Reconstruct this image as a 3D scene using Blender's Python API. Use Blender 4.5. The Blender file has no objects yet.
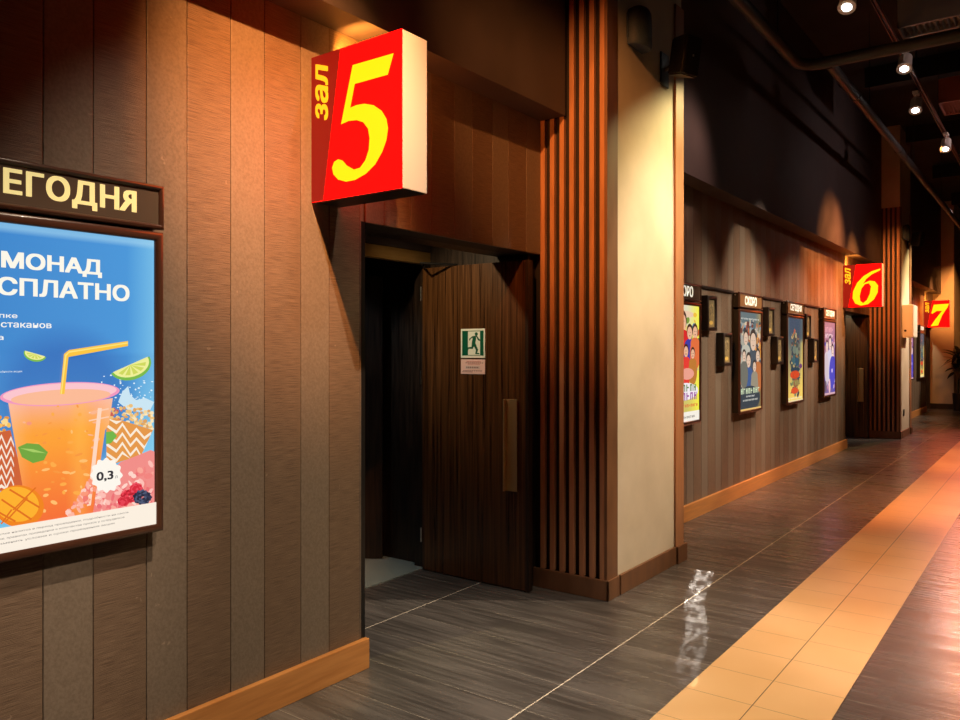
import bpy, bmesh, math, random
from mathutils import Vector, Matrix
random.seed(7)
sc = bpy.context.scene
COL = sc.collection
PI = math.pi

# ------------------------------------------------------------------ camera
F_PX, XV, YH, CH = 783.0, 1060.5, 350.5, 1.55
TH = math.atan((XV - 480) / F_PX)
S_, C_ = math.sin(TH), math.cos(TH)
cam_d = bpy.data.cameras.new('camera')
cam = bpy.data.objects.new('camera', cam_d); COL.objects.link(cam)
cam_d.sensor_fit = 'HORIZONTAL'; cam_d.sensor_width = 36
cam_d.lens = F_PX / 960 * 36
cam_d.shift_y = (YH - 360) / 960
cam_d.clip_start = .05
cam.location = (0, 0, CH)
cam.rotation_euler = (PI / 2, 0, TH)
sc.camera = cam

# ------------------------------------------------------------------ world, exposure
w = bpy.data.worlds.new('world'); sc.world = w; w.use_nodes = True
w.node_tree.nodes['Background'].inputs[0].default_value = (.9, .8, .75, 1)
w.node_tree.nodes['Background'].inputs[1].default_value = .02
sc.view_settings.view_transform = 'Standard'
sc.view_settings.look = 'None'
sc.view_settings.exposure = 0
sc.view_settings.gamma = 1
sc.view_settings.use_curve_mapping = False

WARM = (1, .78, .56)
ORANGE = (1, .38, .10)
RED = (1, .10, .05)
COOL = (.75, .9, 1)


def spot(name, loc, tgt, power, color=WARM, deg=50, blend=.6, radius=.04, parent=None):
    l = bpy.data.lights.new(name, 'SPOT'); l.energy = power; l.color = color
    l.spot_size = math.radians(deg); l.spot_blend = blend; l.shadow_soft_size = radius
    o = bpy.data.objects.new(name, l); COL.objects.link(o)
    o.location = loc
    o.rotation_euler = (Vector(tgt) - Vector(loc)).to_track_quat('-Z', 'Y').to_euler()
    return o


def area(name, loc, tgt, power, color, sx, sy):
    l = bpy.data.lights.new(name, 'AREA'); l.energy = power; l.color = color
    l.shape = 'RECTANGLE'; l.size = sx; l.size_y = sy
    o = bpy.data.objects.new(name, l); COL.objects.link(o); o.location = loc
    o.rotation_euler = (Vector(tgt) - Vector(loc)).to_track_quat('-Z', 'Y').to_euler()
    return o


D = 11.025
# near bay and lightbox
spot('bay_spot', (-.6, 1.62, 4.45), (-2.74, 2.15, .75), 640, WARM, 46, .9, .025)
spot('bay_spot', (1.0, .9, 4.45), (-2.74, .85, 1.0), 680, WARM, 25, 1, .03)
spot('bay_spot', (-.3, 3.4, 4.45), (-1.9, 3.0, 0), 200, (1, .86, .72), 32, 1, .03)
# orange accents on the hall signs
for y in (0, D - .1, 20):
    spot('sign_spot', (-.70, 1.45 + y, 4.45), (-2.74, 2.25 + y, 2.4), 1500, ORANGE, 30, 1, .03)
    if y < 15: spot('sign_spot', (-.1, 2.9 + y, 4.45), (-2.3, 2.45 + y, 2.5), 130, WARM, 22, .8, .03)
    spot('added_slat_spot', (-1.3, .9 + y, 4.45), (-2.2, 4.36 + y, 2.7), 900, (1, .36, .09), 32, .9, .03)  # added orange spot standing in for the sign's rear glow
# pillar grazers
for y in (0, D):
    spot('pillar_spot', (-1.37, 6.83 + y, 4.15), (-2.25, 5.35 + y, 2.75), 640, (1, .78, .34), 36, 1, .03)
    spot('pillar_spot', (.3, 6.2 + y, 4.45), (-2.25, 5.15 + y, 1.7), 950, WARM, 38, .9, .03)
# second bay posters
for y in (6.6, 8.5, 10.25, 12.1, 18.5, 20.5):
    spot('poster_spot', (.5, y + 1.5, 4.45), (-2.7, y + .1, 1.35), 900, WARM, 34, .7, .03)
spot('scallop_spot', (-1.37, 6.75, 4.15), (-2.65, 6.35, 2.9), 110, (1, .58, .45), 55, 1, .12)
spot('scallop_spot', (-1.3, 8.5, 4.2), (-2.74, 8.4, 1.9), 230, WARM, 36, .5, .03)
spot('scallop_spot', (-1.5, 11.9, 4.3), (-2.60, 12.0, 2.9), 330, (1, .34, .12), 44, 1, .12)
spot('wash_spot', (-.5, 11.3, 4.45), (-2.74, 11.7, 2.55), 800, (1, .36, .10), 46, 1, .03)
for y in (8, 12):
    spot('bulkhead_fill_spot', (.6, y, 4.3), (-2.55, y, 3.7), 60, (1, .72, .68), 90, 1, .05)  # unseen fill lamps added to lift the dark bulkhead
# floor: unseen lamps added for its sheen, some aimed back along the corridor
spot('added_floor_spot', (-.2, 3.0, 4.45), (-1.15, 3.6, 0), 760, WARM, 46, .9, .05)
spot('added_floor_spot', (-.6, 6.2, 4.45), (-1.2, 5.6, 0), 360, (1, .62, .30), 56, .9, .05)
spot('added_floor_spot', (-1.75, 18.5, 4.45), (-.8, 8.2, 0), 170, (1, .66, .66), 26, 1, .1)
spot('added_floor_spot', (-1.2, 16.5, 4.45), (-1.3, 9.5, 0), 420, (1, .36, .10), 36, .9, .1)
spot('added_floor_spot', (-1.2, 22, 4.45), (-1.2, 14.5, 0), 1100, (1, .20, .13), 44, .9, .1)
spot('added_floor_spot', (.2, 4.4, 4.45), (-.2, 5.0, 0), 420, (1, .72, .70), 44, 1, .05)
spot('added_floor_spot', (-1.27, 9.3, 4.45), (-1.3, 9.3, 0), 420, (1, .50, .16), 50, .9, .03)
spot('added_floor_spot', (-1.2, 12.5, 4.45), (-1.2, 13, 0), 500, (1, .42, .16), 50, .9, .03)
# added patterned lamp imitating a rippled caustic streak on the floor
g = spot('added_ripple_spot', (-1.71, 4.42, 4.45), (-1.71, 4.42, 0), 260, (1, .96, .9), 34, .1, .01)
g.rotation_euler = (0, 0, math.atan2(1.96, -.67) - PI / 2)
g.data.use_nodes = True; nt = g.data.node_tree
em = nt.nodes['Emission']
def nn(t, **kw):
    n = nt.nodes.new(t)
    for k, v in kw.items(): setattr(n, k, v)
    return n
def mm(op, a, b=None, c=None):
    n = nn('ShaderNodeMath', operation=op)
    for i, v in enumerate((a, b, c)):
        if v is None: continue
        if isinstance(v, (int, float)): n.inputs[i].default_value = v
        else: nt.links.new(v, n.inputs[i])
    return n.outputs[0]
tc = nn('ShaderNodeTexCoord'); sx = nn('ShaderNodeSeparateXYZ'); nt.links.new(tc.outputs['Normal'], sx.inputs[0])
zz = mm('ABSOLUTE', sx.outputs[2]); u_ = mm('MULTIPLY', mm('DIVIDE', sx.outputs[0], zz), 4.45); v_ = mm('MULTIPLY', mm('DIVIDE', sx.outputs[1], zz), 4.45)
cb = nn('ShaderNodeCombineXYZ'); nt.links.new(mm('MULTIPLY', u_, 9.0), cb.inputs[0]); nt.links.new(mm('MULTIPLY', v_, 1.7), cb.inputs[1])
nz = nn('ShaderNodeTexNoise'); nz.inputs['Scale'].default_value = 1.3; nz.inputs['Detail'].default_value = 3; nz.inputs['Distortion'].default_value = 1.6
nt.links.new(cb.outputs[0], nz.inputs['Vector'])
line = mm('POWER', mm('SUBTRACT', 1.0, mm('MINIMUM', 1.0, mm('MULTIPLY', mm('ABSOLUTE', mm('SUBTRACT', nz.outputs[0], .5)), 9.0))), 3.0)
wob = mm('MULTIPLY', mm('SINE', mm('MULTIPLY', v_, 5.0)), .018)
inside = mm('LESS_THAN', mm('ABSOLUTE', mm('ADD', u_, wob)), .06)
ends = mm('LESS_THAN', mm('ABSOLUTE', v_), 1.0)
fade = mm('MULTIPLY', mm('ADD', v_, 1.15), .48)
tot = mm('MULTIPLY', mm('MULTIPLY', mm('MULTIPLY', mm('ADD', mm('MULTIPLY', line, 2.2), .10), inside), ends), fade)
nt.links.new(mm('MULTIPLY', tot, 19.0), em.inputs['Strength'])
spot('added_floor_spot', (-1.5, 8.9, 4.45), (-1.9, 8.6, 0), 520, (1, .30, .13), 40, 1, .05)  # this and the next: unseen lamps added to tint the floor
spot('added_floor_spot', (-1.2, 7.0, 4.45), (-2.3, 7.4, 0), 150, WARM, 24, 1, .05)
# end of corridor
spot('end_spot', (-1.4, 21.0, 4.4), (-2.5, 24, 1.8), 110, (1, .30, .06), 50, .9, .03)


# ------------------------------------------------------------------ materials
def mat(name, col=(.5, .5, .5), rough=.5, metal=0, emis=None, es=0, coat=0, spec=.5):
    m = bpy.data.materials.new(name); m.use_nodes = True
    b = m.node_tree.nodes['Principled BSDF']
    b.inputs['Base Color'].default_value = (*col, 1)
    b.inputs['Roughness'].default_value = rough
    b.inputs['Metallic'].default_value = metal
    b.inputs['Coat Weight'].default_value = coat
    b.inputs['Specular IOR Level'].default_value = spec
    if emis:
        b.inputs['Emission Color'].default_value = (*emis, 1)
        b.inputs['Emission Strength'].default_value = es
    return m


def N(m, t, **kw):
    n = m.node_tree.nodes.new(t)
    for k, v in kw.items():
        setattr(n, k, v)
    return n


def L(m, a, b):
    m.node_tree.links.new(a, b)


def noise_mat(name, c1, c2, scale, mapscale=(1, 1, 1), rough=(.4, .6), detail=6, bump=0, metal=0, spec=.5, dist=0, lo=.35, hi=.65):
    """two colours mixed by a stretched noise in object space, same noise drives roughness and bump"""
    m = mat(name, c1, .5, metal, spec=spec)
    b = m.node_tree.nodes['Principled BSDF']
    tc = N(m, 'ShaderNodeTexCoord'); mp = N(m, 'ShaderNodeMapping'); mp.inputs['Scale'].default_value = mapscale
    nz = N(m, 'ShaderNodeTexNoise'); nz.inputs['Scale'].default_value = scale; nz.inputs['Detail'].default_value = detail
    nz.inputs['Distortion'].default_value = dist
    L(m, tc.outputs['Object'], mp.inputs[0]); L(m, mp.outputs[0], nz.inputs['Vector'])
    rp = N(m, 'ShaderNodeValToRGB'); rp.color_ramp.elements[0].position = lo; rp.color_ramp.elements[1].position = hi
    rp.color_ramp.elements[0].color = (*c1, 1); rp.color_ramp.elements[1].color = (*c2, 1)
    L(m, nz.outputs['Fac'], rp.inputs[0]); L(m, rp.outputs[0], b.inputs['Base Color'])
    mr = N(m, 'ShaderNodeMapRange'); mr.inputs[1].default_value = .3; mr.inputs[2].default_value = .7
    mr.inputs[3].default_value = rough[0]; mr.inputs[4].default_value = rough[1]
    L(m, nz.outputs['Fac'], mr.inputs[0]); L(m, mr.outputs[0], b.inputs['Roughness'])
    if bump:
        bp = N(m, 'ShaderNodeBump'); bp.inputs['Strength'].default_value = bump; bp.inputs['Distance'].default_value = .01
        L(m, nz.outputs['Fac'], bp.inputs['Height']); L(m, bp.outputs[0], b.inputs['Normal'])
    m['rp'] = 1
    return m


def scratches(m, amount=.35, light=(.45, .34, .25)):
    """sparse pale nicks and scuffs over a wall panel"""
    b = m.node_tree.nodes['Principled BSDF']
    src = b.inputs['Base Color'].links[0].from_socket
    tc = N(m, 'ShaderNodeTexCoord')
    vo = N(m, 'ShaderNodeTexVoronoi'); vo.inputs['Scale'].default_value = 7
    n2 = N(m, 'ShaderNodeTexNoise'); n2.inputs['Scale'].default_value = 25
    mx = N(m, 'ShaderNodeMixRGB'); mx.blend_type = 'ADD'; mx.inputs[0].default_value = .12
    L(m, tc.outputs['Object'], n2.inputs['Vector']); L(m, tc.outputs['Object'], mx.inputs[1]); L(m, n2.outputs['Color'], mx.inputs[2])
    L(m, mx.outputs[0], vo.inputs['Vector'])
    mr = N(m, 'ShaderNodeMapRange'); mr.inputs[1].default_value = .035; mr.inputs[2].default_value = .06
    mr.inputs[3].default_value = amount; mr.inputs[4].default_value = 0
    L(m, vo.outputs['Distance'], mr.inputs[0])
    mm = N(m, 'ShaderNodeMixRGB'); mm.inputs[2].default_value = (*light, 1)
    L(m, mr.outputs[0], mm.inputs[0]); L(m, src, mm.inputs[1]); L(m, mm.outputs[0], b.inputs['Base Color'])


M = {}
M['grain'] = noise_mat('wall_grain', (.110, .070, .046), (.215, .146, .100), 12, (1, 1.0, 42), (.36, .5), 8, .3, dist=.15)
M['smooth'] = noise_mat('wall_smooth', (.160, .122, .092), (.205, .160, .122), 90, (1, 1, 1), (.35, .5), 4, .12)
scratches(M['grain']); scratches(M['smooth'])
M['groove'] = mat('groove', (.02, .014, .01), .6)
M['base'] = noise_mat('baseboard_wood', (.50, .20, .055), (.62, .27, .08), 5, (.6, .6, 10), (.32, .45), 6, .05)
M['slat'] = noise_mat('slat_wood', (.36, .165, .08), (.45, .215, .105), 8, (4, 4, .5), (.35, .5), 5, .05)
M['post'] = noise_mat('pillar_board', (.14, .064, .030), (.19, .09, .042), 7, (2, 2, .6), (.4, .5), 5, .04)
M['darkback'] = mat('slat_backing', (.012, .006, .005), .7)
M['cream'] = noise_mat('cream_plaster', (.56, .49, .37), (.66, .58, .45), 2.5, (1, 1, 1), (.6, .75), 8, .08)
M['plaster'] = noise_mat('dark_plaster', (.060, .045, .044), (.078, .058, .056), 3, (1, 1, 1), (.55, .7), 6, .05)
M['ceil'] = noise_mat('black_ceiling', (.010, .010, .010), (.018, .017, .016), 2, (1, 1, 1), (.7, .9), 4)
M['doorwood'] = noise_mat('door_wood', (.014, .005, .002), (.15, .062, .018), 4, (14, 14, .30), (.25, .4), 9, .04, dist=.6, lo=.3, hi=.75)
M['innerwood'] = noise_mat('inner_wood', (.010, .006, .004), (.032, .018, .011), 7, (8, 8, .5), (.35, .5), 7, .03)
M['amber'] = noise_mat('header_wood', (.30, .17, .05), (.40, .24, .08), 6, (.5, .5, 6), (.4, .5), 4)
M['black'] = mat('black_paint', (.008, .007, .007), .45)
M['blackm'] = mat('black_metal', (.015, .015, .016), .35, .3)
M['frame'] = mat('frame_brown', (.075, .028, .016), .28, 0, coat=.4)
M['framed'] = mat('frame_dark', (.02, .012, .01), .35)
M['header'] = mat('header_panel', (.10, .062, .038), .45)
M['headerb'] = mat('header_panel_bronze', (.26, .13, .05), .4)
M['lettery'] = mat('letter_yellow', (.75, .62, .22), .5, emis=(1, .86, .38), es=.55)
M['letterw'] = mat('letter_white', (.8, .8, .7), .5, emis=(1, .97, .8), es=.7)
M['brass'] = mat('brass', (.62, .44, .22), .38, .75)
M['steel'] = mat('steel', (.55, .55, .55), .3, 1)
M['white'] = mat('white_enamel', (.85, .80, .75), .45)
M['signside'] = mat('sign_side', (.56, .48, .40), .5)
M['red'] = mat('sign_red', (.06, .001, .001), .6, spec=.05, emis=(1, .0012, .001), es=3.5)
M['darkred'] = mat('sign_dark_red', (.05, .002, .002), .6, emis=(.28, .002, .002), es=1.0)
M['yellow'] = mat('sign_yellow', (.15, .09, .003), .6, emis=(1, .165, .0008), es=5)
M['yellowd'] = mat('sign_amber', (.6, .4, .02), .4, emis=(.85, .42, .01), es=1.0)
M['speaker'] = noise_mat('speaker_grille', (.03, .05, .08), (.045, .07, .11), 120, (1, 1, 1), (.5, .6), 2, .1)
M['duct'] = mat('duct_grey', (.055, .05, .048), .5)
M['vent'] = mat('vent_grey', (.26, .24, .22), .4, .4)
M['lens'] = mat('lamp_lens', (.9, .9, .9), .3, emis=(1, .97, .92), es=12)
M['leaf'] = noise_mat('palm_leaf', (.012, .02, .010), (.03, .045, .02), 6, (1, 1, 1), (.4, .6), 3)
M['pot'] = mat('pot_dark', (.02, .017, .015), .4)
M['green'] = mat('sign_green', (.0, .14, .075), .4)
M['paper'] = mat('sign_white', (.85, .92, .88), .4)
M['pink'] = mat('notice_pink', (.85, .62, .62), .5)
M['ink'] = mat('ink', (.10, .03, .05), .6)
M['plastic'] = mat('outlet_black', (.01, .01, .01), .4)
M['art'] = mat('small_picture', (.40, .32, .20), .5)

# print: colour attribute shown by a backlit sheet
m = bpy.data.materials.new('backlit_print'); m.use_nodes = True
b = m.node_tree.nodes['Principled BSDF']; b.inputs['Roughness'].default_value = .25; b.inputs['Base Color'].default_value = (.02, .02, .02, 1)
at_ = N(m, 'ShaderNodeVertexColor'); at_.layer_name = 'Col'
L(m, at_.outputs['Color'], b.inputs['Emission Color']); b.inputs['Emission Strength'].default_value = 1
M['print'] = m
m = bpy.data.materials.new('paper_print'); m.use_nodes = True
b = m.node_tree.nodes['Principled BSDF']; b.inputs['Roughness'].default_value = .4
at_ = N(m, 'ShaderNodeVertexColor'); at_.layer_name = 'Col'
L(m, at_.outputs['Color'], b.inputs['Base Color'])
M['paperprint'] = m


def math_(m, op, a, b=None, c=None):
    n = N(m, 'ShaderNodeMath', operation=op)
    for i, v in enumerate((a, b, c)):
        if v is None: continue
        if isinstance(v, (int, float)): n.inputs[i].default_value = v
        else: L(m, v, n.inputs[i])
    return n.outputs[0]


# dark floor tiles 1.25 x 0.314 with streaks running across the corridor
def floor_mat():
    m = mat('floor_tiles'); b = m.node_tree.nodes['Principled BSDF']
    tc = N(m, 'ShaderNodeTexCoord'); sp = N(m, 'ShaderNodeSeparateXYZ'); L(m, tc.outputs['Object'], sp.inputs[0])
    x, y = sp.outputs[0], sp.outputs[1]

    def grout(v, pitch, off, wd):
        f = math_(m, 'FRACT', math_(m, 'DIVIDE', math_(m, 'SUBTRACT', v, off), pitch))
        d = math_(m, 'MINIMUM', f, math_(m, 'SUBTRACT', 1.0, f))
        return math_(m, 'LESS_THAN', math_(m, 'MULTIPLY', d, pitch), wd)
    gx = math_(m, 'MULTIPLY', grout(x, 1.253, -1.86, .0030), math_(m, 'LESS_THAN', x, -1.0)); gy = grout(y, .314, 0, .0011)
    gyw = math_(m, 'MULTIPLY', gy, .45)
    g = math_(m, 'MAXIMUM', gx, gyw)
    # per tile tone
    ix = math_(m, 'FLOOR', math_(m, 'DIVIDE', math_(m, 'SUBTRACT', x, -1.86), 1.253)); iy = math_(m, 'FLOOR', math_(m, 'DIVIDE', y, .314))
    cb = N(m, 'ShaderNodeCombineXYZ'); L(m, ix, cb.inputs[0]); L(m, iy, cb.inputs[1])
    wn = N(m, 'ShaderNodeTexWhiteNoise'); L(m, cb.outputs[0], wn.inputs['Vector'])
    add = N(m, 'ShaderNodeVectorMath', operation='MULTIPLY_ADD'); add.inputs[1].default_value = (3, 3, 3)
    L(m, wn.outputs['Color'], add.inputs[0]); L(m, tc.outputs['Object'], add.inputs[2])
    mp = N(m, 'ShaderNodeMapping'); mp.inputs['Scale'].default_value = (1.2, 22, 1); L(m, add.outputs[0], mp.inputs[0])
    nz = N(m, 'ShaderNodeTexNoise'); nz.inputs['Scale'].default_value = 1.6; nz.inputs['Detail'].default_value = 7; nz.inputs['Roughness'].default_value = .6
    L(m, mp.outputs[0], nz.inputs['Vector'])
    mp2 = N(m, 'ShaderNodeMapping'); mp2.inputs['Scale'].default_value = (1.0, 3.5, 1); L(m, add.outputs[0], mp2.inputs[0])
    nb = N(m, 'ShaderNodeTexNoise'); nb.inputs['Scale'].default_value = 1.5; nb.inputs['Detail'].default_value = 3; L(m, mp2.outputs[0], nb.inputs['Vector'])
    fac = math_(m, 'ADD', math_(m, 'MULTIPLY', nz.outputs[0], .65), math_(m, 'MULTIPLY', nb.outputs[0], .35))
    rp = N(m, 'ShaderNodeValToRGB'); e = rp.color_ramp.elements
    e[0].position = .40; e[0].color = (.052, .047, .043, 1); e[1].position = .68; e[1].color = (.16, .148, .138, 1)
    L(m, fac, rp.inputs[0])
    mx = N(m, 'ShaderNodeMixRGB'); mx.inputs[2].default_value = (.75, .68, .55, 1); L(m, g, mx.inputs[0]); L(m, rp.outputs[0], mx.inputs[1])
    L(m, mx.outputs[0], b.inputs['Base Color'])
    mr = N(m, 'ShaderNodeMapRange'); mr.inputs[1].default_value = .3; mr.inputs[2].default_value = .7; mr.inputs[3].default_value = .42; mr.inputs[4].default_value = .16
    L(m, fac, mr.inputs[0]); L(m, mr.outputs[0], b.inputs['Roughness'])
    bp = N(m, 'ShaderNodeBump'); bp.inputs['Strength'].default_value = .22; bp.inputs['Distance'].default_value = .004
    L(m, nz.outputs[0], bp.inputs['Height']); L(m, bp.outputs[0], b.inputs['Normal'])
    b.inputs['Specular IOR Level'].default_value = .6
    return m


def strip_mat():
    m = mat('strip_tiles'); b = m.node_tree.nodes['Principled BSDF']
    tc = N(m, 'ShaderNodeTexCoord'); sp = N(m, 'ShaderNodeSeparateXYZ'); L(m, tc.outputs['Object'], sp.inputs[0])
    x, y = sp.outputs[0], sp.outputs[1]
    f = math_(m, 'FRACT', math_(m, 'DIVIDE', y, .314)); d = math_(m, 'MULTIPLY', math_(m, 'MINIMUM', f, math_(m, 'SUBTRACT', 1.0, f)), .314)
    gy = math_(m, 'MULTIPLY', math_(m, 'LESS_THAN', d, .0016), .8)
    gx = math_(m, 'LESS_THAN', math_(m, 'ABSOLUTE', math_(m, 'SUBTRACT', x, -1.081)), .002)
    gx2 = math_(m, 'LESS_THAN', math_(m, 'ABSOLUTE', math_(m, 'SUBTRACT', x, -.769)), .003)
    g = math_(m, 'MAXIMUM', math_(m, 'MAXIMUM', gx, gx2), gy)
    nz = N(m, 'ShaderNodeTexNoise'); nz.inputs['Scale'].default_value = 1.4; L(m, tc.outputs['Object'], nz.inputs['Vector'])
    rp = N(m, 'ShaderNodeValToRGB'); e = rp.color_ramp.elements
    e[0].color = (.74, .46, .20, 1); e[1].color = (.84, .56, .28, 1); e[0].position = .35; e[1].position = .65
    L(m, nz.outputs[0], rp.inputs[0])
    mx = N(m, 'ShaderNodeMixRGB'); mx.inputs[2].default_value = (.06, .03, .015, 1); L(m, g, mx.inputs[0]); L(m, rp.outputs[0], mx.inputs[1])
    L(m, mx.outputs[0], b.inputs['Base Color']); b.inputs['Roughness'].default_value = .3
    return m


M['floor'] = floor_mat(); M['strip'] = strip_mat()
M['carpet'] = noise_mat('carpet', (.05, .07, .065), (.42, .52, .50), 160, (1, 1, 1), (.9, 1), 2, .8, lo=.4, hi=.6)


# ------------------------------------------------------------------ mesh helpers
class MB:
    def __init__(s): s.v = []; s.f = []; s.mi = []; s.c = {}

    def quad(s, pts, mi=0):
        n = len(s.v); s.v += [tuple(p) for p in pts]; s.f.append(tuple(range(n, n + len(pts)))); s.mi.append(mi)

    def box(s, a, b, mi=0, bev=0):
        x0, y0, z0 = [min(p, q) for p, q in zip(a, b)]; x1, y1, z1 = [max(p, q) for p, q in zip(a, b)]
        if bev:
            bm = bmesh.new(); bmesh.ops.create_cube(bm, size=1)
            for v in bm.verts:
                v.co = Vector(((x0 + x1) / 2 + v.co.x * (x1 - x0), (y0 + y1) / 2 + v.co.y * (y1 - y0), (z0 + z1) / 2 + v.co.z * (z1 - z0)))
            bmesh.ops.bevel(bm, geom=bm.edges[:], offset=bev, segments=2, affect='EDGES', profile=.6)
            s.add_bm(bm, mi); return
        n = len(s.v)
        s.v += [(x0, y0, z0), (x1, y0, z0), (x1, y1, z0), (x0, y1, z0), (x0, y0, z1), (x1, y0, z1), (x1, y1, z1), (x0, y1, z1)]
        for f in ((0, 3, 2, 1), (4, 5, 6, 7), (0, 1, 5, 4), (1, 2, 6, 5), (2, 3, 7, 6), (3, 0, 4, 7)):
            s.f.append(tuple(n + i for i in f)); s.mi.append(mi)

    def add_bm(s, bm, mi=0, mtx=None):
        n = len(s.v); bm.verts.index_update()
        for v in bm.verts: s.v.append(tuple(mtx @ v.co if mtx else v.co))
        for f in bm.faces: s.f.append(tuple(n + v.index for v in f.verts)); s.mi.append(mi)
        bm.free()

    def tube(s, pts, r, seg=12, mi=0, caps=True):
        """a tube through points; r a number or list"""
        pts = [Vector(p) for p in pts]; n0 = len(s.v); rs = r if isinstance(r, (list, tuple)) else [r] * len(pts)
        prev = None
        for i, p in enumerate(pts):
            t = (pts[min(i + 1, len(pts) - 1)] - pts[max(i - 1, 0)]).normalized()
            if prev is None:
                up = Vector((0, 0, 1)) if abs(t.z) < .9 else Vector((1, 0, 0))
                a = t.cross(up).normalized()
            else:
                a = (prev - t * prev.dot(t)).normalized()
            prev = a; b_ = t.cross(a)
            for k in range(seg):
                an = 2 * PI * k / seg
                s.v.append(tuple(p + (a * math.cos(an) + b_ * math.sin(an)) * rs[i]))
        for i in range(len(pts) - 1):
            for k in range(seg):
                k2 = (k + 1) % seg
                s.f.append((n0 + i * seg + k, n0 + i * seg + k2, n0 + (i + 1) * seg + k2, n0 + (i + 1) * seg + k)); s.mi.append(mi)
        if caps:
            s.f.append(tuple(n0 + k for k in range(seg))[::-1]); s.mi.append(mi)
            e = n0 + (len(pts) - 1) * seg; s.f.append(tuple(e + k for k in range(seg))); s.mi.append(mi)

    def build(s, name, mats, parent=None, loc=None, smooth=False):
        me = bpy.data.meshes.new(name)
        o0 = Vector(loc) if loc else Vector((0, 0, 0))
        me.from_pydata([tuple(Vector(p) - o0) for p in s.v], [], s.f)
        if not isinstance(mats, (list, tuple)): mats = [mats]
        for mm in mats: me.materials.append(mm)
        for p, i in zip(me.polygons, s.mi): p.material_index = i; p.use_smooth = smooth
        me.update()
        bm = bmesh.new(); bm.from_mesh(me); bmesh.ops.recalc_face_normals(bm, faces=bm.faces[:]); bm.to_mesh(me); bm.free()
        if smooth: me.set_sharp_from_angle(angle=math.radians(40))
        o = bpy.data.objects.new(name, me); COL.objects.link(o)
        o.location = o0
        if parent: o.parent = parent
        return o


def tag(o, label=None, cat=None, group=None, kind=None):
    if label: o['label'] = label
    if cat: o['category'] = cat
    if group: o['group'] = group
    if kind: o['kind'] = kind
    return o


def empty(name, loc, label, cat, group=None):
    o = bpy.data.objects.new(name, None); COL.objects.link(o); o.location = loc; o.empty_display_size = .1
    return tag(o, label, cat, group)


def copy_tree(o, parent=None):
    c = o.copy(); COL.objects.link(c)
    if parent: c.parent = parent
    for ch in list(o.children): copy_tree(ch, c)
    return c


def S(name, mb, mats, **k):
    return tag(mb.build(name, mats, **k), kind='structure')


# survey helpers: a sight line through a photo point meets a real plane
def ray(px, py):
    l = (px - 480) / F_PX; z = (YH - py) / F_PX
    return Vector((-S_ + l * C_, C_ + l * S_, z))


def atX(X, px, py=YH):
    r = ray(px, py); return r * (X / r.x) + Vector((0, 0, CH))


def atY(Y, px, py=YH):
    r = ray(px, py); return r * (Y / r.y) + Vector((0, 0, CH))


def srgb(r, g, b_):
    def f(c):
        c /= 255
        return c / 12.92 if c <= .04045 else ((c + .055) / 1.055) ** 2.4
    return (f(r), f(g), f(b_), 1)


def text_geo(txt, size=1, bold=0, shear=0, extrude=0, spacing=1):
    cu = bpy.data.curves.new('t', 'FONT'); cu.body = txt; cu.size = size; cu.offset = bold; cu.shear = shear; cu.extrude = extrude
    cu.offset = 0; cu.space_character = spacing; cu.resolution_u = 3
    o = bpy.data.objects.new('t', cu); COL.objects.link(o)
    dg = bpy.context.evaluated_depsgraph_get(); dg.update()
    me = bpy.data.meshes.new_from_object(o.evaluated_get(dg))
    vs = [v.co.copy() for v in me.vertices]; fs = [tuple(p.vertices) for p in me.polygons]
    bpy.data.objects.remove(o); bpy.data.curves.remove(cu); bpy.data.meshes.remove(me)
    return vs, fs


def fit_text(txt, x0, x1, y0, y1, **k):
    """text geometry scaled into a rectangle"""
    if txt.endswith('Я'):
        vs, fs = text_geo(txt[:-1], **k); rv, rf = text_geo('R', **k); mx = max(v.x for v in vs); rx = max(v.x for v in rv)
        rv = [Vector((mx + .075 + rx - v.x, v.y, v.z)) for v in rv]; fs = list(fs) + [tuple(i + len(vs) for i in f) for f in rf]; vs = vs + rv
    else:
        vs, fs = text_geo(txt, **k)
    ax = min(v.x for v in vs); bx = max(v.x for v in vs); ay = min(v.y for v in vs); by = max(v.y for v in vs)
    return [Vector((x0 + (v.x - ax) / (bx - ax) * (x1 - x0), y0 + (v.y - ay) / (by - ay) * (y1 - y0), v.z)) for v in vs], fs


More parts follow.
